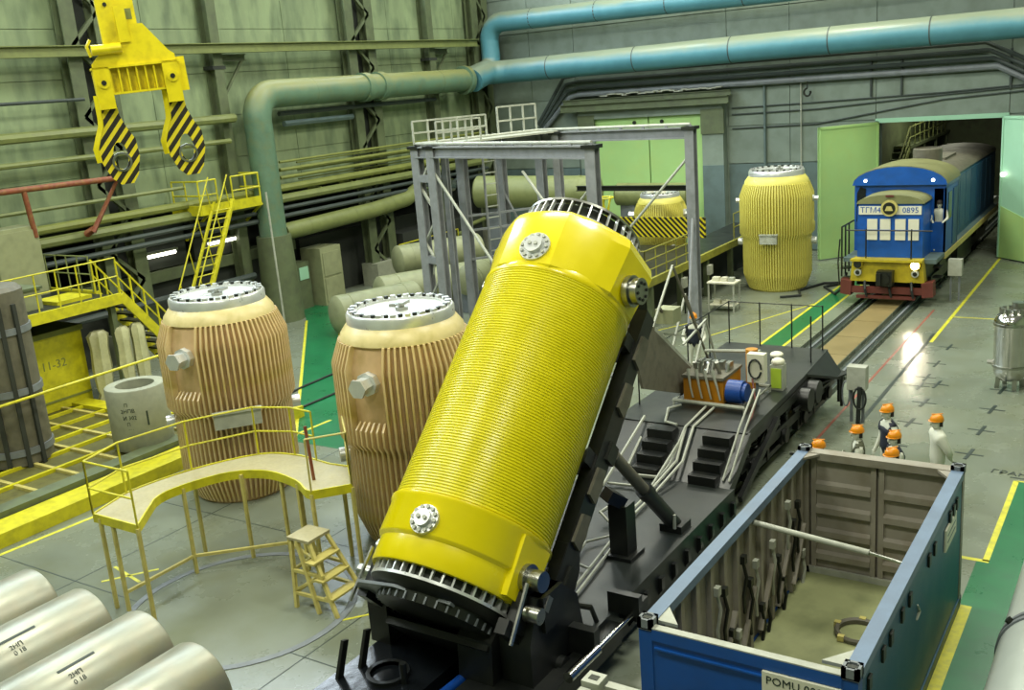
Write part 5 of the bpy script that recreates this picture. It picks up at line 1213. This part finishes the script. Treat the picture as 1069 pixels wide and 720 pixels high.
MB().span((-29.8, 11, .3), (-29.6, 17.0, 3.0)).build('rear_screen', M['dark'], mz)
cbn = []
for i, (y0, y1) in enumerate(((13.6, 15.6), (15.62, 17.1))):
    t = thing('grey_cabinet', ['large grey steel cabinet on the mezzanine, cut by the left frame edge', 'grey steel cabinet on the mezzanine nearest the stairs'][i], 'cabinet', (-28.3, (y0 + y1) / 2, 3.2), None, 'mezzanine cabinets')
    MB().span((-29.0, y0, 3.2), (-28.0, y1, 5.25)).build('case', M['vessgreen'], t); MB().span((-28.0, y0 + .06, 3.3), (-27.96, y1 - .06, 5.15)).build('door_panel', M['vessgreen'], t)
bx = thing('olive_crate', 'low olive crate on the mezzanine floor behind the railing', 'crate', (-26.6, 14.8, 3.2)); MB().span((-27.1, 14.1, 3.2), (-26.0, 15.6, 3.75)).build('body', M['vessgreen'], bx); MB().span((-27.15, 14.05, 3.75), (-25.95, 15.65, 3.82)).build('lid', M['column'], bx)
pb_ = thing('steel_plank', 'pale plank lying on the mezzanine beside the olive crate', 'plank', (-26.3, 16.4, 3.2)); MB().span((-26.9, 15.9, 3.2), (-25.8, 17.0, 3.3)).build('body', M['yel2'], pb_)
# lower deck with grid
gd = thing('grid_deck', 'low deck with a yellow bar grid at the left edge', 'deck', (-22, 12, 0))
MB().span((-26.3, 6, 0), (-19.9, 16.4, .24)).build('slab', M['gridfloor'], gd)
MB().span((-19.9, 6, 0), (-19.15, 18.2, .3)).build('yellow_beam', M['yel2'], gd); MB().span((-20.4, 6, .24), (-19.95, 15.0, .42)).build('grey_beam', M['column'], gd)
for k in range(8): MB().span((-26.2, 8.2 + k * 1.05, .24), (-20.4, 8.3 + k * 1.05, .31)).build('grid_bar', M['cream'], gd)
for k in range(6): MB().span((-25.6 + k * 1.0, 6, .24), (-25.5 + k * 1.0, 16.4, .32)).build('grid_bar', M['yel2'], gd)
MB().span((-26.3, 15.9, .24), (-22.2, 16.4, .34)).build('rear_edge', M['yel2'], gd)
yt = thing('yellow_tank_box', 'big yellow steel box with stencil lettering under the mezzanine', 'box', (-26.9, 15.6, 0))
MB().span((-28.4, 14.3, .25), (-26.05, 16.6, 2.35)).build('body', M['yel2'], yt); MB().span((-28.45, 14.25, 2.35), (-26.0, 16.65, 2.5)).build('lid', M['trayol'], yt); MB().span((-26.06, 14.3, .5), (-26.02, 16.6, .56)).build('rib', M['trayol'], yt)
text('stencil_lettering', '11-32', .34, M['trayol'], yt, axes((-26.045, 15.6, 1.55), (0, 1, 0), (0, 0, 1), (1, 0, 0)))
for i, (x, y, w_) in enumerate(((-25.6, 16.75, .4), (-25.3, 17.35, .32), (-25.2, 17.85, .3))):
    t = thing('wrapped_post', ['translucent wrapped bundle standing right beside the yellow box', 'taller wrapped bundle, middle of the three by the yellow box', 'wrapped bundle tied at the foot, rightmost by the yellow box'][i], 'bundle', (x, y, 0), None, 'wrapped bundles')
    b = MB(); lv = [(0, .8), (.18, 1.0), (.42, .62), (.6, .8), (1.2, .95), (1.75, .85), (2.15, 1.0), (2.28, .6)]; ns = 14; vv = []; ff = []
    for zi, (zz, sc_) in enumerate(lv):
        for q in range(ns):
            a = 2 * PI * q / ns; r_ = w_ * .55 * sc_ * (1 + (.16 if q % 2 else -.1) + .08 * random.random()); vv.append(Vector((x + r_ * math.cos(a) + .1 * zz * (.4 - i * .2), y + r_ * 1.25 * math.sin(a), .01 + zz)))
    for zi in range(len(lv) - 1):
        for q in range(ns): ff.append((zi * ns + q, zi * ns + (q + 1) % ns, (zi + 1) * ns + (q + 1) % ns, (zi + 1) * ns + q))
    b._add(vv, ff + [tuple(range(ns))[::-1], tuple(range((len(lv) - 1) * ns, len(lv) * ns))]); b.build('wrap', M['wrap'], t)
    MB().lathe([(w_ * .36, .42), (w_ * .4, .46), (w_ * .36, .5)], 9, Matrix.Translation((x + .04, y, 0)), close=False).build('tie', M['cream'], t)
dr = thing('concrete_ring', 'upright grey hollow cylinder with stencil lettering on the grid deck', 'cylinder', (-20.95, 14.5, .3))
MB().lathe([(.46, 0), (.7, 0), (.72, .03), (.72, 1.5), (.7, 1.53), (.46, 1.53), (.46, 0)], 48, Matrix.Translation((-20.95, 14.5, .3)), close=False).build('shell', M['concrete'], dr)
def on_ring(k, z, sz, s_, nm='stencil_lettering'):
    n_ = Vector((math.cos(R(k)), math.sin(R(k)), 0)); text(nm, s_, sz, M['mark'], dr, axes(Vector((-20.95, 14.5, z)) + n_ * .722, Vector((-n_.y, n_.x, 0)), (0, 0, 1), n_), depth=.002)
on_ring(-58, 1.5, .12, 'П'); on_ring(-56, 1.35, .13, '2НПВ'); on_ring(-54, 1.18, .13, 'И 302'); on_ring(-58, 1.02, .12, 'П'); on_ring(-55, .9, .08, '- - -')
n_ = Vector((math.cos(R(-22)), math.sin(R(-22)), 0)); MB().box(0, 0, 0, .04, .36, .004, axes(Vector((-20.95, 14.5, 1.12)) + n_ * .722, Vector((-n_.y, n_.x, 0)), (0, 0, 1), n_)).build('stencil_dash', M['mark'], dr)
dc = thing('dark_cask', 'dark weathered upright cask with clamp bands cut by the left frame edge', 'cask', (-23.2, 12.55, .24))
MB().lathe([(.74, 0), (.8, .05), (.8, 4.2), (.7, 4.3), (.0001, 4.3)], 36, Matrix.Translation((-23.2, 12.55, .24))).build('shell', M['panelgrey'], dc)
for z in (.3, 1.75, 3.2): MB().lathe([(.79, z), (.84, z), (.84, z + .16), (.79, z + .16)], 36, Matrix.Translation((-23.2, 12.55, .24)), close=False).build('clamp_band', M['grey'], dc)
for k in (-75, -45, -15, 10):
    n_ = Vector((math.cos(R(k)), math.sin(R(k)), 0)); MB().box(0, 0, 0, .13, .1, 3.9, axes(Vector((-23.2, 12.55, 2.2)) + n_ * .8, n_, Vector((-n_.y, n_.x, 0)), (0, 0, 1))).build('stave', M['dark'], dc)
hrl = thing('yellow_handrail', 'long thin yellow handrail tube in front of the dark cask', 'handrail', (-22.1, 12, 0))
MB().tube([(-22.1, 8.0, 1.97), (-22.1, 16.9, 2.0)], .035, 8).build('tube', M['yel2'], hrl)
for y in (8.2, 16.8): MB().cyl((-22.1, y, .24), (-22.1, y, 1.99), .03, 8).build('post', M['yel2'], hrl)
rr = thing('rust_handrail', 'rust red pipe handrail with sloping leg high at the left edge', 'handrail', (-28.2, 16, 5))
MB().tube([(-28.0, 12.5, 6.36), (-28.0, 20.1, 6.27), (-28.0, 18.9, 4.75), (-28.3, 18.9, 4.7), (-29.9, 20.4, 4.7)], .09, 10).build('tube', M['rust'], rr)
MB().cyl((-28.0, 17.0, 4.9), (-28.0, 16.9, 6.3), .08, 10).build('post', M['rust'], rr); MB().cyl((-28.0, 16.95, 4.95), (-29.9, 16.95, 4.9), .06, 8).build('wall_arm', M['rust'], rr)
# ------------------------------------------------------------------ curved work platform and step stool
wp = thing('curved_platform', 'curved yellow work platform on legs around the round pit', 'platform', (-13.3, 10.9, 0))
HP = 1.72
inner = [(-13.75, 9.1), (-14.42, 9.95), (-14.47, 10.6), (-14.12, 11.4), (-13.45, 11.72), (-12.6, 11.58), (-12.0, 11.32), (-11.55, 11.85)]
outer = [(-14.92, 9.1), (-15.18, 9.95), (-14.95, 11.22), (-14.32, 12.3), (-13.6, 12.55), (-13.0, 12.5), (-12.6, 12.45), (-12.2, 12.48)]
def smooth(P, n=4):
    out = []
    for i in range(1, len(P) - 2):
        for k in range(n):
            t = k / n; p0, p1, p2, p3 = [Vector(P[j]) for j in (i - 1, i, i + 1, i + 2)]
            out.append(tuple(.5 * ((2 * p1) + (-p0 + p2) * t + (2 * p0 - 5 * p1 + 4 * p2 - p3) * t * t + (-p0 + 3 * p1 - 3 * p2 + p3) * t ** 3)))
    return [P[0]] + out + [P[-2], P[-1]]
si, so = smooth(inner), smooth(outer)
b = MB()
for i in range(len(si) - 1):
    b.prism([si[i], si[i+1], so[i+1], so[i]], HP - .05, HP)
b.build('deck', M['deckbeige'], wp)
for nm, P in (('inner_edge', si), ('outer_edge', so)):
    b = MB()
    for i in range(len(P) - 1): b.bar((*P[i], HP - .06), (*P[i+1], HP - .06), .03, .16)
    b.build(nm, M['yel2'], wp)
MB().bar((*inner[0], HP - .06), (*outer[0], HP - .06), .03, .16).build('end_plate', M['yel2'], wp); MB().bar((*inner[-1], HP - .06), (*outer[-1], HP - .06), .03, .2).build('end_plate', M['yel2'], wp)
legs = [inner[0], (-14.75, 9.1), (-14.45, 9.12), inner[2], (-13.95, 11.5), (-13.2, 11.75), inner[5], inner[6], inner[7], (-12.25, 12.35), outer[2], outer[4]]
for x, y in legs: MB().bar((x, y, 0), (x, y, HP - .05), .055, .055, up=(0, 1, 0)).build('leg', M['cream'], wp)
for p, q in (((-14.45, 9.12), inner[2]), (inner[2], (-13.2, 11.75)), ((-13.2, 11.75), inner[6])):
    MB().bar((*p, .35), (*q, .35), .05).build('tie_bar', M['cream'], wp)
railing(wp, [(*p, HP) for p in (outer[0], outer[1], outer[2], outer[3], outer[4], outer[5])], .95, M['yel2'], .018, 2, 3.0)
railing(wp, [(*inner[0], HP), (*outer[0], HP)], .95, M['yel2'], .018, 2, 3.0)
railing(wp, [(*outer[7], HP), (*inner[7], HP)], .95, M['cream'], .018, 2, 3.0); railing(wp, [(*inner[6], HP), (*inner[7], HP)], .95, M['cream'], .018, 1, 3.0)
MB().cyl((-12.35, 11.75, HP), (-12.5, 11.85, HP + .95), .03, 8).build('red_post', M['rust'], wp)
ss = thing('step_stool', 'small pale wooden step stool standing below the platform end', 'step stool', (-11.6, 10.95, 0))
MB().box(-11.8, 10.93, 1.14, .5, .52, .05).build('top_board', M['deckbeige'], ss)
for a, b_ in (((-12.0, 10.72, 1.12), (-11.82, 10.48, 0)), ((-12.0, 11.14, 1.12), (-11.9, 11.24, 0)), ((-11.6, 10.72, 1.12), (-10.92, 10.5, 0)), ((-11.6, 11.14, 1.12), (-10.87, 11.2, 0)), ((-11.85, 10.7, 1.12), (-11.3, 10.48, 0.0))):
    MB().bar(a, b_, .06, .06, up=(0, 1, 0)).build('leg', M['cream'], ss)
for t in (.25, .5, .75):
    x = -10.92 - .68 * t; MB().box(x - .02, 10.85, 1.12 * t, .2, .64, .035).build('step_board', M['cream'], ss)
for t in (.22, .55):
    MB().bar((-11.83 - .16 * t, 10.49 + .2 * t, 1.12 * t), (-10.93 - .66 * t, 10.51 + .2 * t, 1.12 * t), .05).build('crossbar', M['cream'], ss); MB().bar((-11.9 - .1 * t, 11.22, 1.12 * t), (-10.88 - .7 * t, 11.19, 1.12 * t), .05).build('crossbar', M['cream'], ss)
    MB().bar((-11.83 - .16 * t, 10.49 + .2 * t, 1.12 * t), (-11.9 - .1 * t, 11.22, 1.12 * t), .05).build('crossbar', M['cream'], ss)
MB().bar((-11.85, 10.55, .3), (-11.2, 10.62, .65), .04).build('crossbar', M['cream'], ss)
# ------------------------------------------------------------------ yellow lifting yoke hanging from the crane
dx = Vector((.588, .809, .04)).normalized(); dx = (Matrix.Rotation(R(4), 3, 'Z') @ dx).normalized()
dzv = Vector((0, 0, 1)); dn = dzv.cross(dx).normalized(); dzv = dx.cross(dn).normalized(); L = 1.56
yk = thing('lifting_yoke', 'yellow crane lifting yoke with two black striped hook plates, upper left', 'lifting yoke', (-17.52, 13.4, 9.14), axes((0, 0, 0), dx, dn, dzv))
h = L / 2
for s in (-1, 1):
    MB().prism([(-h, -.02), (h, -.02), (h, .12), (h - .1, .2), (.28, .75), (-.02, .75), (-.35, .45), (-h + .1, .18), (-h, .08)], s * .15 - .025, s * .15 + .025, axis='y').build('cheek_plate', M['hookyel'], yk, False)
MB().span((-h - .05, -.24, -.04), (h + .05, .24, .0)).build('top_flange', M['hookyel'], yk, False)
MB().span((-h, -.2, -.54), (h, .2, -.5)).build('bottom_flange', M['hookyel'], yk, False)
MB().span((-h, -.04, -.5), (h, .04, -.04)).build('web', M['hookyel'], yk, False)
for k in range(7):
    x = -h + .28 + k * (2 * h - .56) / 6; MB().span((x - .015, -.2, -.5), (x + .015, .2, -.04)).build('stiffener', M['hookyel'], yk, False)
MB().span((-.5, -.1, .3), (-.17, .1, 8)).build('hanger_plate', M['hookyel'], yk, False)
MB().span((-.17, -.07, .75), (.2, .07, 8)).build('hanger_plate', M['hookyel'], yk, False)
MB().span((-.2, -.22, .42), (.0, -.18, 1.1)).build('hanger_latch', M['hookyel'], yk, False)
MB().prism([(.0, .85), (.13, .85), (.13, 1.05), (.0, 1.05)], -.076, .076, axis='y').build('slot', M['trayol'], yk, False)
MB().cyl((-.33, -.102, 1.15), (-.33, -.12, 1.15), .04, 10).build('pin_hole', M['bolt'], yk, False)
MB().cyl((-.75, -.22, .32), (-.2, -.22, .32), .1, 14).build('lock_pin', M['hookyel'], yk, False); MB().tube([(-.78, -.22, .2), (-.82, -.22, .4), (-.74, -.22, .52)], .03, 6).build('pin_handle', M['hookyel'], yk, False)
def hook_outline():
    W, Hh = .2, 1.55
    o = [(-.15, 0), (.15, 0), (.17, -.42), (.26, -.68), (.38, -.9), (.39, -1.25), (.3, -1.6), (.18, -1.76), (-.06, -1.76), (-.2, -1.62), (-.34, -1.28), (-.36, -1.02), (-.27, -.8), (-.18, -.6), (-.16, -.42)]
    return o
for s in (-1, 1):
    x = s * (h - .13)
    hm = MB(); bm_ = hm.bm
    o = hook_outline(); cc = (.04, -1.2)
    hole = [(cc[0] + .14 * math.cos(a), cc[1] + (.27 if math.sin(a) < 0 else .27) * math.sin(a)) for a in [2 * PI * k / 20 for k in range(20)]]
    # ring of quads between outline (resampled by angle) and hole below the shank, shank on top
    def hit(a):
        d = Vector((math.cos(a), math.sin(a))); best = None; cv = Vector(cc)
        for i in range(len(o)):
            p, q2 = Vector(o[i]), Vector(o[(i + 1) % len(o)]); e = q2 - p
            den = d.x * e.y - d.y * e.x
            if abs(den) < 1e-9: continue
            w_ = p - cv; t_ = (w_.x * e.y - w_.y * e.x) / den; u_ = (w_.x * d.y - w_.y * d.x) / den
            if t_ > 0 and -1e-6 <= u_ <= 1 + 1e-6 and (best is None or t_ < best): best = t_
        return cv + d * best
    import_ang = sorted(set([round(2 * PI * k / 40, 5) for k in range(40)] + [round(math.atan2(q_[1] - cc[1], q_[0] - cc[0]) % (2 * PI), 5) for q_ in o]))
    n4 = len(import_ang); V = []
    for yy in (-.07, .07):
        for a in import_ang: p = hit(a); V.append(Vector((x + p.x, yy, -.52 + p.y)))
        for a in import_ang: V.append(Vector((x + cc[0] + .14 * math.cos(a), yy, -.52 + cc[1] + .27 * math.sin(a))))
    F = []
    for k in range(n4):
        k2 = (k + 1) % n4
        F += [(k, k2, n4 + k2, n4 + k), (2 * n4 + k, 3 * n4 + k, 3 * n4 + k2, 2 * n4 + k2), (k, 2 * n4 + k, 2 * n4 + k2, k2), (n4 + k, n4 + k2, 3 * n4 + k2, 3 * n4 + k)]
    hm._add(V, F)
    hp = hm.build('hook_plate', M['hook_hazard'], yk, False, smooth=25)
    em_ = MB(); P_ = [Vector((x + a_, 0, -.52 + b_)) for a_, b_ in o[10:] + o[:1]]
    em_.tube([P_[0]] + P_[1:], .085, 4); em_.build('edge_band', M['hookyel'], hp, False)
    MB().lathe([(.15, -.09), (.19, -.09), (.19, .09), (.15, .09)], 20, axes((x + cc[0], 0, -.52 + cc[1] - .12), (1, 0, 0), (0, 0, 1), (0, -1, 0)), close=False).build('eye_bush', M['steel'], hp, False)
    b = MB(); b.span((x - .16, -.24, -.8), (x + .14, -.08, .0)); b.span((x - .16, .08, -.8), (x + .14, .24, .0)); b.build('side_cheek', M['hookyel'], yk, False)
    MB().cyl((x, -.27, -.3), (x, .27, -.3), .11, 16).build('hinge_pin', M['hookyel'], yk, False)
    MB().cyl((x, -.275, -.3), (x, -.285, -.3), .05, 10).build('pin_cap', M['bolt'], yk, False)
    if s > 0: MB().span((x + .14, -.12, -.6), (x + .3, .12, .06)).build('lock_housing', M['hookyel'], yk, False)
for k_, P_ in enumerate([[(-20.9, 18.0), (-20.96, 18.98), (-21.14, 20.05), (-21.22, 21.88), (-21.43, 22.69)], [(-19.4, 16.8), (-19.54, 17.58), (-19.72, 18.52), (-19.71, 20.34), (-19.85, 21.08)]]):
    t = thing('floor_cable', ['dark cable across the green walkway between the tan casks, farther one', 'dark cable across the green walkway between the tan casks, nearer one'][k_], 'cable', (*P_[1], 0))
    MB().tube([(x, y, .035) for x, y in P_], .03, 6).build('cable_run', M['hose'], t)
# ------------------------------------------------------------------ control posts beside the track
for i, (x, y, hh) in enumerate(((-5.8, 22.6, 1.35), (-5.95, 35.5, 1.42))):
    t = thing('control_post', ['grey control post with looped cables beside the rail track, nearer the people', 'grey control post by the locomotive and the right door leaf'][i], 'control post', (x, y, 0), None, 'control posts')
    MB().span((x - .2, y - .14, hh - .55), (x + .22, y + .14, hh)).build('cabinet', M['greyl'], t)
    for dx_ in (-.12, .14): MB().bar((x + dx_, y, 0), (x + dx_, y, hh - .55), .06).build('leg', M['grey'], t)
    if i == 0:
        MB().tube([(x + .1 + .14 * math.cos(a), y - .16, .62 + .26 * math.sin(a)) for a in [k * .45 for k in range(30)]], .022, 6).build('cable_loop', M['hose'], t)
        MB().tube([(x - .22 + .08 * math.cos(a), y - .12, .7 + .3 * math.sin(a)) for a in [k * .45 for k in range(15)]], .018, 6).build('cable_loop', M['grey'], t)
        MB().cyl((x + .05, y - .1, 0), (x + .1, y - .16, .9), .05, 8).build('cable_drop', M['hose'], t)
# ------------------------------------------------------------------ people
def person(label, loc, facing, height=1.75, shirt='shirt', trous='trous', vest=None, arms='down', stride=.0, tie=None, head_turn=0.0, coat=False, cap=True):
    """one continuous skinned body (boots, trousers, shirt, hands, head with a face); helmet, hair, vest are children"""
    k = height / 1.75
    V = []; E_ = []; Rr = []
    def v(p, r): V.append(Vector(p)); Rr.append(r); return len(V) - 1
    def chain(i, pts):
        for p, r in pts:
            j = v(p, r); E_.append((i, j)); i = j
        return i
    seg = []; wd = 1.3 if coat else 1.08                     # (a, b, material index)
    pel = v((0, 0, .95), (.155 * wd, .11 * wd))
    sp = chain(pel, [((0, .0, 1.1), (.15 * wd, .105 * wd)), ((0, .01, 1.28), (.178 * wd, .118 * wd)), ((0, 0, 1.42), (.14 * wd, .095))])
    nk = chain(sp, [((0, .01, 1.5), (.058, .06)), ((0, .02, 1.56), (.055, .06))])
    seg += [((0, 0, .9), (0, 0, 1.46), 0), ((0, .01, 1.5), (0, .02, 1.75), 2)]
    for s in (-1, 1):
        st = stride * s
        hip, kn, an, toe = (s * .1, 0, .88), (s * .11, .02 + st * .5, .5), (s * .11, -.02 + st, .09), (s * .13, .15 + st, .04)
        chain(pel, [(hip, (.1, .1)), (kn, (.065, .068)), (an, (.045, .05)), (toe, (.045, .035))])
        seg += [((s * .08, 0, .9), kn, 1), (kn, an, 1), (an, toe, 3)]
        sh = (s * .2, 0, 1.4)
        if arms == 'down': el, wr = (s * .27, -.02, 1.12), (s * .27, .1, .88)
        elif arms == 'behind': el, wr = (s * .28, -.12, 1.14), (s * .1, -.2, .98)
        elif arms == 'folded': el, wr = (s * .27, .06, 1.14), (-s * .06, .22, 1.18)
        elif arms == 'window': el, wr = (s * .27, .12, 1.16), (s * .2, .34, 1.12)
        else: el, wr = (s * .29, .08, 1.14), (s * .24, .3, 1.08)
        e_ = chain(sp, [(sh, (.08 * wd, .08 * wd)), (el, (.056 * wd, .056 * wd)), (wr, (.036, .038))])
        seg += [(sh, el, 0), (el, wr, 0)]
        w = Vector(wr); d = (w - Vector(el)).normalized(); side = d.cross(Vector((0, 1, 0) if abs(d.y) < .8 else (0, 0, 1))).normalized()
        pm = w + d * .08
        pj = chain(e_, [(pm, (.036, .02))])
        seg += [(wr, pm + d * .12, 2)]
        for q, L in enumerate((.07, .08, .075, .055)):       # four fingers, thumb from the side of the palm
            o = side * (.027 - .018 * q); b0 = pm + o + d * .02
            c = d.cross(side)
            chain(pj, [(b0 + d * .015, (.0095, .0095)), (b0 + d * L * .6 + c * .012, (.0085, .0085)), (b0 + d * L + c * .03, (.007, .007))])
        chain(pj, [(w + d * .05 + side * .045, (.0105, .0105)), (w + d * .085 + side * .06, (.009, .009))])
    me = bpy.data.meshes.new('body'); me.from_pydata([p * k for p in V], E_, [])
    o = bpy.data.objects.new('body', me); C.objects.link(o)
    md = o.modifiers.new('skin', 'SKIN'); md.use_smooth_shade = True
    sv = me.skin_vertices[0].data
    for i, r in enumerate(Rr): sv[i].radius = (r[0] * k, r[1] * k) if isinstance(r, tuple) else (r * k, r * k); sv[i].use_root = (i == pel)
    o.modifiers.new('sub', 'SUBSURF').levels = 1
    dg = bpy.context.evaluated_depsgraph_get(); dg.update()
    body = bpy.data.meshes.new_from_object(o.evaluated_get(dg)); bpy.data.objects.remove(o)
    bm = bmesh.new(); bm.from_mesh(body)
    def dist(p, a, b):
        a, b = Vector(a) * k, Vector(b) * k; t = max(0, min(1, (p - a).dot(b - a) / max(1e-9, (b - a).length_squared))); return (a + (b - a) * t - p).length
    for f in bm.faces:
        c = f.calc_center_median(); f.material_index = min(seg, key=lambda s_: dist(c, s_[0], s_[1]) / {0: 1.5, 1: 1.2, 2: .75, 3: .9}[s_[2]])[2]
        if f.material_index == 1 and coat and c.z > .5 * k: f.material_index = 0
    torso = [([q.co.copy() for q in f.verts], [q.normal.copy() for q in f.verts], f.calc_center_median().copy()) for f in bm.faces if f.material_index == 0 and abs(f.calc_center_median().x) < .215 * k and .93 * k < f.calc_center_median().z < 1.5 * k]
    # head with face, joined to the same mesh
    hb = MB(); HT = Matrix.Translation(Vector((0, .03, 1.635)) * k) @ Matrix.Rotation(head_turn, 4, 'Z')
    pr = [(.0001, -.13), (.045, -.118), (.066, -.085), (.078, -.03), (.084, .02), (.08, .07), (.058, .108), (.0001, .125)]
    hb.lathe([(r * k, z * k) for r, z in pr], 14, HT @ Matrix.Diagonal((.92, 1.12, 1, 1)), close=False)
    hb.prism([(-.018 * k, 0), (.018 * k, 0), (.008 * k, .055 * k), (-.008 * k, .055 * k)], .07 * k, .115 * k, HT @ Matrix.Translation((0, 0, -.045 * k)), 'y')
    for s in (-1, 1): hb.ball((0, 0, 0), .022 * k, 8); bmesh.ops.transform(hb.bm, matrix=HT @ Matrix.Translation((s * .078 * k, 0, -.01 * k)) @ Matrix.Diagonal((.5, 1, 1.4, 1)), verts=hb.bm.verts[-sum(1 for _ in range(8 * 6)):])
    n0 = len(bm.verts); hm = bpy.data.meshes.new('tmp'); hb.bm.to_mesh(hm); hb.bm.free(); bm.faces.ensure_lookup_table(); nf = len(bm.faces); bm.from_mesh(hm); bm.faces.ensure_lookup_table()
    for f in bm.faces[nf:]: f.material_index = 2; f.smooth = True
    nf = len(bm.faces); fb = MB()
    for s in (-1, 1): fb.box(s * .032 * k, .09 * k, .012 * k, .028 * k, .012 * k, .012 * k, HT); fb.box(s * .032 * k, .09 * k, .035 * k, .036 * k, .012 * k, .006 * k, HT)
    fb.box(0, .082 * k, -.072 * k, .05 * k, .02 * k, .008 * k, HT)
    fb.bm.to_mesh(hm); fb.bm.free(); bm.from_mesh(hm); bm.faces.ensure_lookup_table()
    for f in bm.faces[nf:]: f.material_index = 3
    bm.to_mesh(body); bm.free(); bpy.data.meshes.remove(hm)
    body.materials.clear()
    for mm in (M[shirt], M[trous], M['skin'], M['hair']): body.materials.append(mm)
    t = thing('person', label, 'person', loc, math.atan2(facing[1], facing[0]) - PI / 2, 'people in orange helmets' if cap else None)
    bo = bpy.data.objects.new('body', body); C.objects.link(bo); bo.parent = t; MW[bo] = MW[t]
    hp = HT @ Matrix.Translation((0, -.005 * k, .045 * k))
    hm_ = M['helmet'] if cap else M['hair']
    MB().lathe([(.103 * k, 0), (.105 * k, .02 * k), (.098 * k, .06 * k), (.07 * k, .105 * k), (.03 * k, .12 * k), (.0001, .123 * k)], 20, hp @ Matrix.Diagonal((.97, 1.15, 1, 1)), close=False).build('helmet' if cap else 'dark_cap', hm_, t, False)
    hel = t.children[-1]
    MB().lathe([(.098 * k, -.006 * k), (.113 * k, -.006 * k), (.113 * k, .003 * k), (.1 * k, .008 * k)], 20, hp @ Matrix.Translation((0, .014 * k, 0)) @ Matrix.Diagonal((.95, 1.2, 1, 1)), close=False).build('helmet_brim' if cap else 'cap_brim', hm_, hel, False)
    if cap: MB().prism([(-.012 * k, -.1 * k), (.012 * k, -.1 * k), (.012 * k, .1 * k), (-.012 * k, .1 * k)], .118 * k, .128 * k, hp).build('helmet_ridge', M['helmet'], hel, False)
    MB().lathe([(.087 * k, -.06 * k), (.092 * k, 0), (.094 * k, .05 * k)], 14, HT @ Matrix.Translation((0, -.012 * k, 0)) @ Matrix.Diagonal((.95, 1.08, 1, 1)), close=False).build('hair', M['hair'], t, False) if 0 else MB().prism([(-.075 * k, -.09 * k), (.075 * k, -.09 * k), (.07 * k, -.03 * k), (-.07 * k, -.03 * k)], -.06 * k, .05 * k, HT).build('hair', M['hair'], t, False)
    if vest:
        vb = MB()
        for cos_, nor, c in torso:
            if c.y > .02 * k and c.z > 1.12 * k and abs(c.x) < (c.z / k - 1.1) * .3 * k: continue    # open V at the front
            vb._add([p + n_ * .014 * k for p, n_ in zip(cos_, nor)], [tuple(range(len(cos_)))])
        vo = vb.build('waistcoat', M[vest], t, False, smooth=180)
        sm = vo.modifiers.new('thickness', 'SOLIDIFY'); sm.thickness = .012; sm.offset = -1
    if tie: MB().prism([(-.02 * k, 1.42 * k), (.02 * k, 1.42 * k), (.03 * k, 1.2 * k), (0, 1.14 * k), (-.03 * k, 1.2 * k)], .115 * k, .13 * k, axis='y').build('tie', M[tie], t, False)
    return t
person('person in a white coat and orange helmet standing alone at the container corner', (-3.3, 18.5, 0), (-.9, -.45), 1.76, 'shirt', 'pale', None, 'behind', coat=True)
person('tall person in a dark navy waistcoat over white shirt and orange helmet, behind the container', (-4.2, 18.65, 0), (-.75, -.65), 1.8, 'shirt', 'trous', 'navy', 'down')
person('person in an olive waistcoat over white shirt looking left behind the container', (-4.45, 17.5, 0), (-.95, -.3), 1.74, 'shirt', 'trous', 'vest', 'folded')
person('person in navy waistcoat and purple tie standing in front of the tall one', (-3.8, 17.45, 0), (-.85, -.5), 1.74, 'shirt', 'trous', 'navy', 'folded', tie='purple')
person('person hidden behind the container door end with only the yellow orange helmet showing', (-3.62, 16.45, 0), (-.7, -.7), 1.8, 'shirt', 'trous', 'navy', 'folded')
person('person at the left container corner with only the orange helmet showing, holding a dark camera', (-4.85, 16.5, 0), (-.9, -.3), 1.76, 'shirt', 'trous', 'vest', 'reach')
person('worker in dark vest and white sleeves by the rail wagon under the portal post', (-10.7, 24.75, 0), (.35, -.95), 1.76, 'shirt', 'pale', 'navy', 'reach', stride=.06)
person('locomotive driver leaning at the open cab window', (-6.63, 36.24, 1.53), (.1, -1), 1.7, 'shirt', 'trous', None, 'window', cap=False)
cam_ = thing('dark_camera', 'small dark camera held up beside the half hidden orange helmet', 'camera', (-5.15, 16.2, 1.55))
MB().span((-5.2, 16.1, 1.56), (-5.06, 16.28, 1.66)).build('camera_body', M['bolt'], cam_, True); MB().cyl((-5.2, 16.19, 1.61), (-5.28, 16.19, 1.61), .035, 10).build('lens', M['bolt'], cam_)
